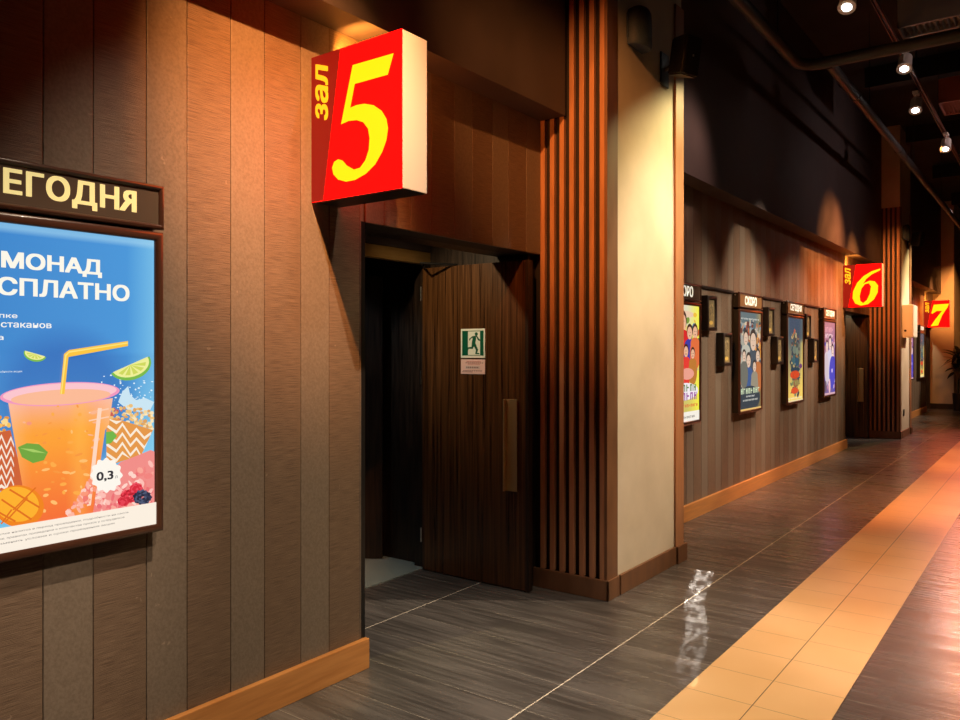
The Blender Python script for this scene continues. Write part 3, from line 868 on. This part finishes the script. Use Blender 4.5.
    el(16, 504, 22, 17.5, srgb(252, 175, 40), .1, 30)
    for (a_, b_, c, d_) in ((0, 500, 30, 520), (-4, 512, 14, 522), (8, 490, 38, 508)):
        pol([(a_, b_), (a_ + 1, b_ - 1.6), (c + 1, d_ - 1.6), (c, d_)], srgb(225, 110, 20))
        pol([(c - 4, b_ - 3), (c - 2.5, b_ - 2.4), (a_ + 5, d_ + 2), (a_ + 3.5, d_ + 1.5)], srgb(225, 110, 20))
    # berries
    for cx, cy, cols, rr in ((128, 496, [(210, 25, 50), (235, 60, 80), (180, 15, 40)], 7.5), (135, 488, [(215, 30, 55), (235, 70, 90)], 5.5), (141, 497, [(40, 50, 80), (70, 85, 115), (25, 30, 55)], 8.5), (122, 501, [(205, 25, 50), (228, 60, 80)], 5)):
        for i in range(60):
            t = i * 2.4; q = rr * math.sqrt(1 - i / 62); el(cx + q * math.cos(t), cy + q * .8 * math.sin(t), 1.5, 1.4, srgb(*random.choice(cols)), 0, 8)
    # badge
    pts = []
    for i in range(64):
        t = 2 * PI * i / 64; r_ = 15.2 + 1.2 * math.cos(t * 12); pts.append(P(105 + r_ * math.cos(t), 475 + r_ * 1.08 * math.sin(t)))
    A.poly(pts, srgb(252, 246, 235))
    A.text('0,3', P(95, 0)[0], P(112, 0)[0], zt(104, 481), zt(104, 471), srgb(40, 40, 50), size=1, dup=1.2)
    A.text('л', P(113.5, 0)[0], P(116, 0)[0], zt(114, 478), zt(114, 475.5), srgb(60, 60, 70), size=1)
    # footer
    zf = zt(150, 502.5)
    A.poly([(y0, z0), (y1, z0), (y1, zf), (y0, zf)], srgb(250, 238, 222))
    for k, (ln, e) in enumerate((('Акция действует при покупке напитка в период проведения, подробности на кассе', 127), ('Информация об организаторе, правилах проведения и количестве призов у сотрудников', 123), ('Организатор вправе изменить условия и сроки проведения акции', 113))):
        zz = zf - .018 - k * .015
        A.text(ln, y0 + .012, P(e, 0)[0], zz - .006, zz + .002, srgb(105, 95, 90), size=1)


def blot(A, y0, y1, z0, z1, items):
    for it in items:
        u, v, a_, b_, c = it[:5]; rot = it[5] if len(it) > 5 else 0
        cx = y0 + u * (y1 - y0); cz = z0 + v * (z1 - z0)
        rx = a_ * (y1 - y0); rz = b_ * (z1 - z0)
        pts = []
        for i in range(18):
            t = 2 * PI * i / 18; x = rx * math.cos(t); y = rz * math.sin(t)
            X_ = cx + x * math.cos(rot) - y * math.sin(rot); Y_ = cz + x * math.sin(rot) + y * math.cos(rot)
            pts.append((min(max(X_, y0), y1), min(max(Y_, z0), z1)))
        A.poly(pts, srgb(*c))


def figure(A, y0, y1, z0, z1, u, v, s, skin, hair, body):
    """small generic person on a film poster: hair, face, shoulders, torso"""
    blot(A, y0, y1, z0, z1, [(u, v - .17 * s, .16 * s, .13 * s, body), (u, v - .09 * s, .14 * s, .05 * s, body), (u, v + .012 * s, .082 * s, .056 * s, hair), (u, v, .068 * s, .046 * s, skin),
                             (u - .025 * s, v + .006 * s, .009, .004, (40, 30, 30)), (u + .025 * s, v + .006 * s, .009, .004, (40, 30, 30)), (u, v - .02 * s, .02 * s, .004, (120, 50, 50))])


def bars(A, y0, y1, z0, z1, rows):
    """illegible title lettering: rows of short upright strokes"""
    for (u0, u1, v0, v1, n, c) in rows:
        for k in range(n):
            a_ = u0 + (u1 - u0) * k / n; wd = (u1 - u0) / n
            Y0 = y0 + a_ * (y1 - y0); Y1 = Y0 + wd * .68 * (y1 - y0); Za = z0 + v0 * (z1 - z0); Zb = z0 + v1 * (z1 - z0)
            t = wd * .24 * (y1 - y0)
            A.poly([(Y0, Za), (Y0 + t, Za), (Y0 + t, Zb), (Y0, Zb)], srgb(*c))
            if k % 3 != 1: A.poly([(Y1 - t, Za), (Y1, Za), (Y1, Zb), (Y1 - t, Zb)], srgb(*c))
            zc = Zb - (Zb - Za) * (.2 if k % 2 else .55); A.poly([(Y0, zc), (Y1, zc), (Y1, zc + (Zb - Za) * .2), (Y0, zc + (Zb - Za) * .2)], srgb(*c))


def speckle(A, y0, y1, z0, z1, n, v0, v1, pal):
    for i in range(n):
        blot(A, y0, y1, z0, z1, [(random.random(), random.uniform(v0, v1), random.uniform(.015, .07), random.uniform(.008, .04), random.choice(pal), random.uniform(-.8, .8))])


def art_family(A, y0, y1, z0, z1):
    def bg(Y, Z):
        u = (Y - y0) / (y1 - y0); v = (Z - z0) / (z1 - z0)
        return srgb(*lerp(lerp((205, 190, 90), (225, 220, 190), v), (250, 240, 70), max(0, (u - .62) / .38)))
    A.grid(y0, z0, y1, z1, 12, 16, bg)
    blot(A, y0, y1, z0, z1, [(.45, .5, .45, .13, (130, 150, 60)), (.7, .45, .2, .1, (210, 150, 40)), (.2, .4, .2, .1, (70, 130, 150)), (.5, .92, .35, .03, (235, 200, 170)), (.86, .92, .06, .02, (240, 190, 60))])
    speckle(A, y0, y1, z0, z1, 130, .34, .88, [(120, 150, 60), (200, 90, 50), (235, 200, 120), (60, 100, 60), (90, 120, 160), (240, 170, 60)])
    for a_ in ((.22, .80, 1.3, (60, 90, 150)), (.46, .85, 1.5, (215, 40, 40)), (.68, .76, 1.2, (60, 60, 160)), (.86, .77, 1.1, (225, 110, 60)), (.56, .60, 1.0, (230, 60, 50)), (.78, .58, .9, (190, 120, 50)), (.32, .58, .9, (240, 120, 80))):
        figure(A, y0, y1, z0, z1, a_[0], a_[1], a_[2], (235, 180, 145), (70, 40, 30), a_[3])
    blot(A, y0, y1, z0, z1, [(.6, .41, .22, .05, (235, 160, 140)), (.3, .4, .15, .04, (110, 90, 60))])
    blot(A, y0, y1, z0, z1, [(.5, .26, .46, .075, (245, 235, 240))])
    bars(A, y0, y1, z0, z1, [(.1, .92, .26, .32, 7, (90, 130, 60)), (.08, .94, .185, .25, 7, (150, 60, 150)), (.4, .95, .125, .15, 9, (220, 70, 50))])
    A.poly([(y0, z0), (y1, z0), (y1, z0 + .09), (y0, z0 + .09)], srgb(245, 238, 225))
    bars(A, y0, y1, z0, z1, [(.3, .85, .03, .05, 10, (110, 100, 90))])


def art_faces(A, y0, y1, z0, z1):
    def bg(Y, Z):
        u = (Y - y0) / (y1 - y0); v = (Z - z0) / (z1 - z0)
        c = lerp((55, 72, 80), (120, 135, 135), max(0, (v - .3)))
        return srgb(*lerp(c, (245, 170, 60), max(0, (u - .72) / .28) * (.9 if .25 < v < .75 else .45)))
    A.grid(y0, z0, y1, z1, 14, 20, bg)
    bars(A, y0, y1, z0, z1, [(.08, .92, .925, .94, 12, (220, 220, 210))])
    blot(A, y0, y1, z0, z1, [(.2, .75, .16, .14, (165, 160, 145)), (.35, .8, .1, .1, (150, 60, 50)), (.8, .6, .16, .2, (225, 150, 70)), (.15, .45, .14, .12, (120, 125, 120)), (.5, .35, .3, .1, (85, 100, 120))])
    speckle(A, y0, y1, z0, z1, 180, .22, .9, [(165, 160, 150), (70, 85, 95), (215, 190, 160), (45, 60, 75), (190, 110, 60), (110, 60, 50), (130, 150, 165)])
    for a_ in ((.28, .73, 1.4, (190, 185, 170)), (.62, .70, 2.0, (70, 80, 90)), (.84, .55, 1.3, (190, 110, 60)), (.4, .50, 1.4, (60, 90, 140)), (.68, .44, 1.1, (150, 140, 120)), (.2, .55, 1.1, (110, 110, 100))):
        figure(A, y0, y1, z0, z1, a_[0], a_[1], a_[2], (222, 190, 165), (60, 50, 45), a_[3])
    blot(A, y0, y1, z0, z1, [(.45, .12, .5, .13, (50, 62, 72))])
    bars(A, y0, y1, z0, z1, [(.06, .94, .17, .225, 8, (215, 230, 190)), (.3, .7, .135, .15, 8, (225, 225, 220)), (.15, .85, .095, .112, 14, (210, 210, 200))])
    A.poly([(y0, z0), (y1, z0), (y1, z0 + .02), (y0, z0 + .02)], srgb(230, 190, 110))


def art_rock(A, y0, y1, z0, z1):
    def bg(Y, Z):
        u = (Y - y0) / (y1 - y0); v = (Z - z0) / (z1 - z0)
        g = max(0, 1 - v * 1.25)
        c = lerp((62, 78, 98), (242, 200, 95), min(1, g * 1.2))
        c = lerp(c, (248, 215, 110), max(0, (u - .75) / .25) * .8 * (1 if v < .75 else .2))
        return srgb(*lerp(c, (225, 205, 150), max(0, (.15 - u) / .15) * .6))
    A.grid(y0, z0, y1, z1, 14, 20, bg)
    pts = [(.35, .2), (.2, .45), (.28, .6), (.38, .68), (.4, .8), (.46, .9), (.52, .8), (.55, .72), (.7, .68), (.66, .6), (.8, .5), (.72, .35), (.8, .2)]
    A.poly([(y0 + a_ * (y1 - y0), z0 + b_ * (z1 - z0)) for a_, b_ in pts], srgb(70, 78, 72))
    for i in range(150):
        v_ = random.uniform(.06, .85); sp_ = .30 * (1 - abs(v_ - .4)) + .04
        blot(A, y0, y1, z0, z1, [(.5 + random.uniform(-sp_, sp_), v_, random.uniform(.02, .06), random.uniform(.008, .025), random.choice([(60, 80, 85), (110, 120, 105), (45, 60, 75), (160, 110, 70), (90, 60, 60), (180, 160, 110)]), random.uniform(-.8, .8))])
    blot(A, y0, y1, z0, z1, [(.46, .84, .05, .03, (180, 90, 70)), (.45, .62, .12, .05, (110, 120, 105)), (.62, .6, .08, .05, (120, 130, 110)), (.4, .5, .1, .06, (60, 95, 100)), (.6, .47, .12, .05, (45, 80, 100)), (.85, .42, .1, .03, (110, 60, 110)), (.5, .38, .3, .03, (40, 60, 75))])
    blot(A, y0, y1, z0, z1, [(.48, .32, .3, .05, (200, 70, 35)), (.55, .22, .2, .05, (150, 90, 60)), (.45, .13, .22, .04, (210, 80, 40))])
    bars(A, y0, y1, z0, z1, [(.2, .8, .29, .35, 5, (225, 70, 30)), (.25, .8, .19, .25, 5, (150, 160, 90)), (.3, .75, .10, .15, 5, (225, 80, 40)), (.05, .95, .03, .05, 10, (235, 230, 190))])
    A.poly([(y0, z0), (y1, z0), (y1, z0 + .018), (y0, z0 + .018)], srgb(235, 220, 170))


def art_blue(A, y0, y1, z0, z1):
    def bg(Y, Z):
        u = (Y - y0) / (y1 - y0); v = (Z - z0) / (z1 - z0)
        c = lerp((120, 95, 150), (205, 130, 140), v)
        return srgb(*lerp(c, (90, 80, 170), max(0, (u - .45) / .55) * (1 - v) * 1.2 if v < .95 else 0))
    A.grid(y0, z0, y1, z1, 14, 20, bg)
    bars(A, y0, y1, z0, z1, [(.15, .85, .86, .93, 5, (240, 170, 180)), (.15, .85, .78, .84, 5, (250, 215, 220))])
    speckle(A, y0, y1, z0, z1, 130, .1, .75, [(215, 190, 205), (90, 80, 180), (150, 100, 150), (240, 215, 220), (70, 60, 130), (200, 130, 150)])
    for a_ in ((.28, .66, 1.5, (225, 205, 210)), (.55, .70, 1.8, (215, 205, 225)), (.78, .6, 1.6, (70, 70, 180))):
        figure(A, y0, y1, z0, z1, a_[0], a_[1], a_[2], (240, 205, 195), (90, 60, 70), a_[3])
    blot(A, y0, y1, z0, z1, [(.25, .35, .16, .22, (215, 195, 205)), (.7, .3, .24, .22, (80, 75, 190)), (.72, .33, .06, .03, (210, 190, 240)), (.5, .12, .08, .1, (240, 190, 190)), (.15, .12, .1, .08, (110, 90, 110))])
    A.poly([(y0, z0), (y1, z0), (y1, z0 + .03), (y0, z0 + .03)], srgb(215, 170, 180))


lightbox(.848, 1.630, 'СЕГОДНЯ', 'nearest brown framed lightbox with blue lemonade poster and big orange cup', art_lemonade, M['header'], M['lettery'])
lightbox(6.25, 7.03, 'СКОРО', 'lightbox with yellow edged family film poster beside cream pillar', art_family, M['header'], M['letterw'])
lightbox(8.10, 8.88, 'СКОРО', 'lightbox with dark grey film poster of many faces and orange side', art_faces, M['headerb'], M['letterw'])
lightbox(9.87, 10.64, 'СЕГОДНЯ', 'lightbox with film poster of a rocky tower, blue sky and red titles', art_rock, M['headerb'], M['letterw'])
lightbox(11.70, 12.44, 'СЕГОДНЯ', 'lightbox with pink and violet film poster nearest to hall 6', art_blue, M['headerb'], M['letterw'])
lightbox(17.6, 18.38, 'СКОРО', 'far lightbox with yellow bordered poster just beyond the second pillar', art_family, M['headerb'], M['letterw'])
lightbox(19.3, 20.08, 'СКОРО', 'far lightbox with violet poster, middle of three before hall 7', art_blue, M['headerb'], M['letterw'])
lightbox(21.05, 21.83, 'СЕГОДНЯ', 'farthest lightbox with pale golden poster beside hall 7 sign', art_rock, M['headerb'], M['letterw'])

# black rail along the wall at header height
for k, (a, b_) in enumerate(((7.04, 8.095), (8.89, 9.865), (10.65, 11.695))):
    mb = MB(); mb.box((XW + .0005, a, 2.143), (XW + .022, b_, 2.168), 0, bev=.002)
    o = mb.build('picture_rail', M['black'])
    tag(o, ('black wall rail between yellow family poster and faces poster', 'black wall rail between faces poster and rock tower poster', 'black wall rail between rock tower poster and violet poster')[k], 'rail', 'black rails joining the poster boxes')


def small_frame(yc, zc, label, first=[]):
    if first:
        r = copy_tree(first[0]); r.location = (XW, yc, zc); r['label'] = label; return r
    r = empty('wall_picture', (XW, yc, zc), label, 'picture', 'small dark framed pictures between posters')
    first.append(r); L0 = (XW, yc, zc)
    x1 = XF
    mb = MB(); moulding(mb, yc - .135, yc + .115, zc - .165, zc + .165, .035, XW + .0005, x1)
    o = mb.build('frame', M['framed'], loc=L0, smooth=True); o.location = (0, 0, 0); o.parent = r
    mb = MB(); mb.box((XW + .0005, yc - .105, zc - .135), (x1 - .02, yc + .085, zc + .135)); o = mb.build('backing', M['black'], loc=L0); o.location = (0, 0, 0); o.parent = r
    A = Art((lambda Y, Z: Vector((x1 - .0195, Y, Z))), (1, 0, 0))

    def bg(Y, Z):
        v = (Z - zc) / .27 + .5
        return srgb(*lerp((150, 130, 90), (120, 110, 85), v))
    A.grid(yc - .098, zc - .128, yc + .078, zc + .128, 8, 10, bg)
    for i in range(40):
        A.ell(yc - .01 + random.gauss(0, .03), zc + random.uniform(-.1, .1), random.uniform(.004, .014), random.uniform(.004, .012), srgb(*random.choice([(175, 155, 110), (95, 85, 65), (200, 180, 130), (80, 75, 60)])), n=8)
    A.ell(yc - .01, zc - .09, .05, .02, srgb(225, 195, 100), n=14)
    A.build('picture', M['paperprint'], r, L0)
    return r


for yy, zz, lb in ((7.33, 1.905, 'small dark framed picture, upper of the pair right of the family poster'),
                   (7.76, 1.56, 'small dark framed picture, lower of the pair right of the family poster'),
                   (9.22, 1.88, 'small dark framed picture, upper of the pair right of the faces poster'),
                   (9.58, 1.55, 'small dark framed picture, lower of the pair right of the faces poster'),
                   (10.88, 1.865, 'small dark framed picture, upper of the pair right of the rock tower poster'),
                   (11.27, 1.55, 'small dark framed picture, lower of the pair right of the rock tower poster')):
    small_frame(yy, zz, lb)

# ------------------------------------------------------------------ exit sign and notice on the open door
def plate(name, px0, px1, py0, py1, label, cat, m_):
    a = atY(4.196, px0, py0); b_ = atY(4.196, px1, py1)
    x0, x1, z1, z0 = a.x, b_.x, a.z, b_.z
    r = empty(name, (x0, 4.199, z0), label, cat)
    mb = MB(); mb.box((x0, 4.194, z0), (x1, 4.1995, z1), 0, bev=.001); o = mb.build('plate', m_, loc=(x0, 4.199, z0)); o.location = (0, 0, 0); o.parent = r
    return r, x0, x1, z0, z1


r, x0, x1, z0, z1 = plate('exit_sign', 461, 485.2, 329, 358, 'green and white running man exit sign on the open brown door', 'sign', M['paper'])
A = Art((lambda u, v: Vector((x0 + u * (x1 - x0), 4.1938, z0 + v * (z1 - z0)))), (0, -1, 0))
G = (0, .11, .06, 1); Wh = (.85, .95, .92, 1)
A.poly([(.06, .08), (.94, .08), (.94, .93), (.06, .93)], G)
A.poly([(.30, .10), (.80, .10), (.80, .91), (.30, .91)], Wh)
A.ell(.645, .815, .062, .062, G)
A.poly([(.45, .74), (.62, .74), (.66, .70), (.72, .60), (.82, .57), (.83, .61), (.76, .65), (.69, .74), (.63, .76)], G)
A.poly([(.62, .76), (.48, .74), (.36, .66), (.35, .60), (.39, .60), (.41, .655), (.50, .69), (.46, .50), (.60, .50), (.64, .66)], G)
A.poly([(.46, .52), (.45, .38), (.27, .36), (.25, .28), (.31, .28), (.33, .31), (.50, .31), (.60, .50)], G)
A.poly([(.52, .52), (.60, .52), (.72, .28), (.68, .17), (.76, .17), (.77, .13), (.60, .13), (.63, .27), (.52, .44)], G)
A.build('pictogram', M['paperprint'], r, (x0, 4.199, z0))
r, x0, x1, z0, z1 = plate('notice', 461, 485.2, 359.3, 374.3, 'small pinkish notice directly under the running man sign', 'notice', M['pink'])
A = Art((lambda u, v: Vector((x0 + u * (x1 - x0), 4.1938, z0 + v * (z1 - z0)))), (0, -1, 0))
ink = (.16, .05, .06, 1)
for a_, b_, v, c in ((.25, .85, .82, (.5, .1, .1, 1)), (.2, .95, .74, ink), (.3, .8, .66, (.4, .08, .08, 1)), (.06, .5, .12, ink), (.1, .9, .2, ink)):
    n_ = 9
    for k in range(n_): A.poly([(a_ + (b_ - a_) * k / n_, v), (a_ + (b_ - a_) * (k + .7) / n_, v), (a_ + (b_ - a_) * (k + .7) / n_, v + .045), (a_ + (b_ - a_) * k / n_, v + .045)], c)
A.poly([(.2, .34), (.8, .34), (.8, .56), (.2, .56)], (.7, .6, .62, 1))
for k in range(7): A.poly([(.24 + k * .075, .40), (.28 + k * .075, .40), (.28 + k * .075, .50), (.24 + k * .075, .50)], ink)
A.build('printing', M['paperprint'], r, (x0, 4.199, z0))


# ------------------------------------------------------------------ speakers on the pillars
def wall_speaker(y, z, label):
    r = empty('wall_speaker', (XP, y, z), label, 'speaker')
    bm = bmesh.new(); nseg = 16; H = .30; rows = []
    zs = [(0, .88), (.012, .97), (.03, 1), (.15, 1), (.19, .96), (.215, .85), (.23, .66)]
    for zz, k in zs:
        row = []
        for i in range(nseg + 1):
            t = PI * i / nseg
            row.append(bm.verts.new((.0005 + .11 * k * math.sin(t) ** .8, -.115 * math.cos(t) * (.5 + .5 * k), zz + .03 * math.sin(t) * (1 if zz > .15 else -.3))))
        rows.append(row)
    for a_, b_ in zip(rows, rows[1:]):
        for i in range(nseg): bm.faces.new((a_[i], a_[i + 1], b_[i + 1], b_[i]))
        bm.faces.new((a_[nseg], a_[0], b_[0], b_[nseg]))
    bm.faces.new(rows[0][::-1]); bm.faces.new(rows[-1])
    mb = MB(); mb.add_bm(bm); o = mb.build('grille_body', M['speaker'], smooth=True); o.parent = r
    mb = MB(); mb.box((.0, -.122, .04), (.012, .118, .2), 0, bev=.003); o = mb.build('wall_plate', M['speaker']); o.parent = r
    return r


def box_speaker(y, z, label):
    r = empty('surround_speaker', (XP, y, z), label, 'speaker')
    mb = MB(); mb.box((.0005, -.065, -.115), (.012, .065, .115), 0, bev=.002); mb.tube([(.01, .0, 0), (.06, -.0, .02), (.11, -.0, .03)], .014, 10)  # dark wall plate also stands in for the speaker's cast shadow
    o = mb.build('bracket', M['blackm'], smooth=True); o.parent = r
    bm = bmesh.new(); bmesh.ops.create_cube(bm, size=1)
    for v in bm.verts:
        t = .75 if v.co.x < 0 else 1
        v.co = Vector((v.co.x * .15, v.co.y * .17 * t, v.co.z * .27 * (.9 if v.co.x < 0 else 1)))
    bmesh.ops.bevel(bm, geom=bm.edges[:], offset=.012, segments=3, affect='EDGES')
    R = Matrix.Translation((.16, -.03, .05)) @ Matrix.Rotation(math.radians(-18), 4, 'Z') @ Matrix.Rotation(math.radians(10), 4, 'Y')
    mb = MB(); mb.add_bm(bm, 0, R); cb = mb.build('cabinet', M['black'], smooth=True); cb.parent = r
    bm = bmesh.new(); bmesh.ops.create_cube(bm, size=1)
    for v in bm.verts: v.co = Vector((.078 + v.co.x * .012, v.co.y * .15, v.co.z * .25))
    bmesh.ops.bevel(bm, geom=bm.edges[:], offset=.004, segments=2, affect='EDGES')
    mb = MB(); mb.add_bm(bm, 0, R); o = mb.build('grille', M['blackm']); o.parent = r
    mb = MB(); mb.tube([R @ Vector((.083, .0, .0)), R @ Vector((.087, .0, .0))], .008, 10); o = mb.build('badge', M['steel']); o.parent = r
    return r


wall_speaker(4.75, 3.535, 'rounded dark blue wall speaker high on the near cream pillar')
box_speaker(5.22, 3.53, 'black box speaker on bracket at near pillar edge')
wall_speaker(15.75, 3.535, 'tiny rounded dark speaker high on the distant cream pillar')
box_speaker(16.25, 3.53, 'tiny black box speaker at the distant pillar edge')

# white cabinet and socket on the far pillar
r = empty('wall_cabinet', (XP, 15.6, 1.78), 'white metal wall cabinet on the distant cream pillar', 'cabinet')
mb = MB(); mb.box((.0005, 0, 0), (.16, .5, .58), 0, bev=.006); o = mb.build('body', M['white']); o.parent = r
mb = MB(); mb.box((.16, .01, .01), (.175, .49, .57), 0, bev=.004); o = mb.build('door', M['white']); o.parent = r
mb2 = MB(); mb2.tube([(.05, -.012, .12), (.05, 0.001, .12)], .02, 12); o2 = mb2.build('lock', M['plastic'], r)
r = empty('power_outlet', (XP, 15.72, .38), 'tiny black outlet low on the distant cream pillar', 'outlet')
mb = MB(); mb.box((.0005, 0, 0), (.012, .08, .12), 0, bev=.003); o = mb.build('cover_plate', M['plastic']); o.parent = r
mb = MB(); mb.tube([(.0121, .04, .06), (.014, .04, .06)], .025, 14); o = mb.build('socket', M['blackm']); o.parent = r

# ------------------------------------------------------------------ ceiling services
ZT = 4.5
mb = MB()
for dx in (-.028, .028): mb.box((-1.27 + dx * .6 - .003, 2.5, ZT), (-1.27 + dx * .6 + .003, 24, ZT + .03))
mb.box((-1.289, 2.5, ZT + .026), (-1.251, 24, ZT + .04))
o = mb.build('track', mat('track_metal_red_lit', (.13, .045, .035), .4, .3)); tag(o, 'long lighting track, coloured as if lit red, running down the ceiling', 'lighting track')  # red light on the track is put into its metal colour
hg = None
for k in range(8):
    m2 = MB(); m2.tube([(-1.27, 3 + k * 2.9, ZT + .04), (-1.27, 3 + k * 2.9, ZC)], .004, 6); q = m2.build('hanger_wire', M['blackm'], o)


def add_stem(r, on):
    if not on: return
    mb = MB(); mb.tube([(.0, 0, 0), (.0, 0, ZC - ZT)], .008, 8); o = mb.build('stem', M['blackm']); o.parent = r


def track_lamp(px, py, label, stem, first=[]):
    q = ray(px, py) * ((4.33 - CH) / ray(px, py).z)
    y = q.y; dx = q.x + 1.27
    if first:
        r = copy_tree(first[0]); r.location = (-1.27 + dx, y, ZT); r['label'] = label; add_stem(r, stem); return r
    r = empty('track_light', (-1.27 + dx, y, ZT), label, 'lamp', 'track spotlights under the ceiling'); first.append(r)
    mb = MB(); mb.box((-.03, -.07, -.03), (.03, .07, -.0005), 0, bev=.003); o = mb.build('adapter', M['white']); o.parent = r
    
    mb = MB(); mb.tube([(0, 0, -.03), (0, 0, -.09)], .012, 8); mb.tube([(0, -.075, -.09), (0, .075, -.09)], .008, 8)
    mb.tube([(0, -.075, -.09), (0, -.075, -.15)], .008, 8); mb.tube([(0, .075, -.09), (0, .075, -.15)], .008, 8); o = mb.build('yoke', M['white'], smooth=True); o.parent = r
    d_ = Vector((.0, -.55, -.84)).normalized(); c = Vector((0, 0, -.15))
    mb = MB(); mb.tube([c - d_ * .09, c - d_ * .075, c + d_ * .05, c + d_ * .085], [.035, .06, .064, .07], 18); h_ = mb.build('lamp_head', M['white'], smooth=True); h_.parent = r
    mb = MB(); mb.tube([c + d_ * .0855, c + d_ * .088], .036, 18); o = mb.build('lens', M['lens'], smooth=True); o.parent = h_
    return r


track_lamp(905, 65, 'bright track spotlight beside the first ceiling grille', False)
track_lamp(848, 3, 'nearest track spotlight, cut by the top of the photo', True)
track_lamp(916, 107, 'third bright track spotlight, left of the red-lit grille', True)
track_lamp(946, 146, 'farthest bright track spotlight, lowest on the track line', False)

# pipes
ZP = 4.3
R0 = .055
mb = MB(); pts = [(-2.03, -2.5, ZP), (-2.03, 7.75, ZP)]
for k in range(1, 8):
    t = PI / 2 * k / 7; pts.append((-2.03 + .22 * (1 - math.cos(t)), 7.75 + .22 * math.sin(t), ZP))
pts.append((3.29, 7.97, ZP)); mb.tube(pts, R0, 16)
o = mb.build('ceiling_pipe', M['duct'], smooth=True); tag(o, 'dark ceiling pipe that turns a corner across the corridor', 'pipe')
for k in range(4):
    m2 = MB(); m2.tube([(-2.03, .6 + k * 2.2, ZP + .05), (-2.03, .6 + k * 2.2, ZC)], .005, 6); m2.build('hanger_wire', M['blackm'], o)
mb = MB(); mb.tube([(-1.78, 8.03, ZP), (-1.78, 26.0, ZP)], .05, 14)
for k in range(6): mb.tube([(-1.78, 9.2 + k * 2.8, ZP), (-1.78, 9.3 + k * 2.8, ZP)], .056, 14)
o = mb.build('ceiling_pipe', M['duct'], smooth=True); tag(o, 'long straight dark ceiling pipe running away toward the far end', 'pipe')
for k in range(5):
    m2 = MB(); m2.tube([(-1.78, 10 + k * 3.4, ZP + .045), (-1.78, 10 + k * 3.4, ZC)], .005, 6); m2.build('hanger_wire', M['blackm'], o)


def vent(x0, x1, y0, y1, z, label, m_, slots=13):
    r = empty('ceiling_grille', (x0, y0, z), label, 'vent', 'rectangular grilles under the ceiling')
    mb = MB()
    for a_, b_, c, d_ in ((0, 0, x1 - x0, .03), (0, y1 - y0 - .03, x1 - x0, y1 - y0), (0, 0, .02, y1 - y0), (x1 - x0 - .02, 0, x1 - x0, y1 - y0)): mb.box((a_, b_, 0), (c, d_, .05))
    mb.box((0.002, .002, .05), (x1 - x0 - .002, y1 - y0 - .002, .30)); o = mb.build('duct_box', m_); o.parent = r
    mb = MB()
    for k in range(slots):
        xx = .03 + (x1 - x0 - .06) * k / (slots - 1); mb.quad([(xx - .006, .03, .004), (xx + .012, .03, .034), (xx + .012, y1 - y0 - .03, .034), (xx - .006, y1 - y0 - .03, .004)])
    o = mb.build('louvres', m_); o.parent = r
    mb = MB(); mb.tube([((x1 - x0) / 2, .15, .3), ((x1 - x0) / 2, .15, ZC - z)], .006, 6); o = mb.build('hanger_wire', M['blackm']); o.parent = r


vent(-1.25, -.62, 8.36, 8.70, 4.62, 'dark ceiling grille beside the brightest track lamp', M['vent'])
vent(-1.22, -.6, 11.2, 11.85, 4.62, 'ceiling grille coloured as if lit red, farther down the corridor', mat('vent_red_lit', (.45, .12, .07), .5, .2), 18)  # red light falling on this grille is put into its colour
vent(-1.22, -.6, 15.4, 15.9, 4.62, 'distant thin ceiling grille near the far lamps', M['vent'])

# ------------------------------------------------------------------ palm at the far end
r = empty('potted_palm', (-2.12, 23.55, 0), 'dark potted palm at the far end of the corridor', 'plant')
mb = MB(); mb.tube([(0, 0, .0), (0, 0, .02), (0, 0, .42), (0, 0, .45)], [.10, .105, .13, .135], 20); o = mb.build('pot', M['pot'], smooth=True); o.parent = r
mb = MB(); mb.tube([(0, 0, .4), (.02, 0, .9), (.0, .02, 1.35)], [.03, .025, .018], 8); o = mb.build('stem', M['leaf'], smooth=True); o.parent = r
mb = MB()
for k in range(38):
    az = k * 2.4; ln = random.uniform(.3, .5); el_ = random.uniform(-.3, 1.3); z0_ = 1.0 + (k % 7) * .08
    prev = None
    for i in range(7):
        t = i / 6; rr = ln * t * math.cos(el_ * (1 - t * .5)); zz = z0_ + ln * t * math.sin(el_) - .45 * t * t * ln
        wd = .05 * math.sin(PI * min(1, t * .9 + .1)) + .002
        c = Vector((rr * math.cos(az), rr * math.sin(az), zz)); sd = Vector((-math.sin(az), math.cos(az), .2)) * wd
        cur = (c - sd, c + sd)
        if prev: mb.quad([prev[0], prev[1], cur[1], cur[0]])
        prev = cur
o = mb.build('foliage', M['leaf']); o.parent = r
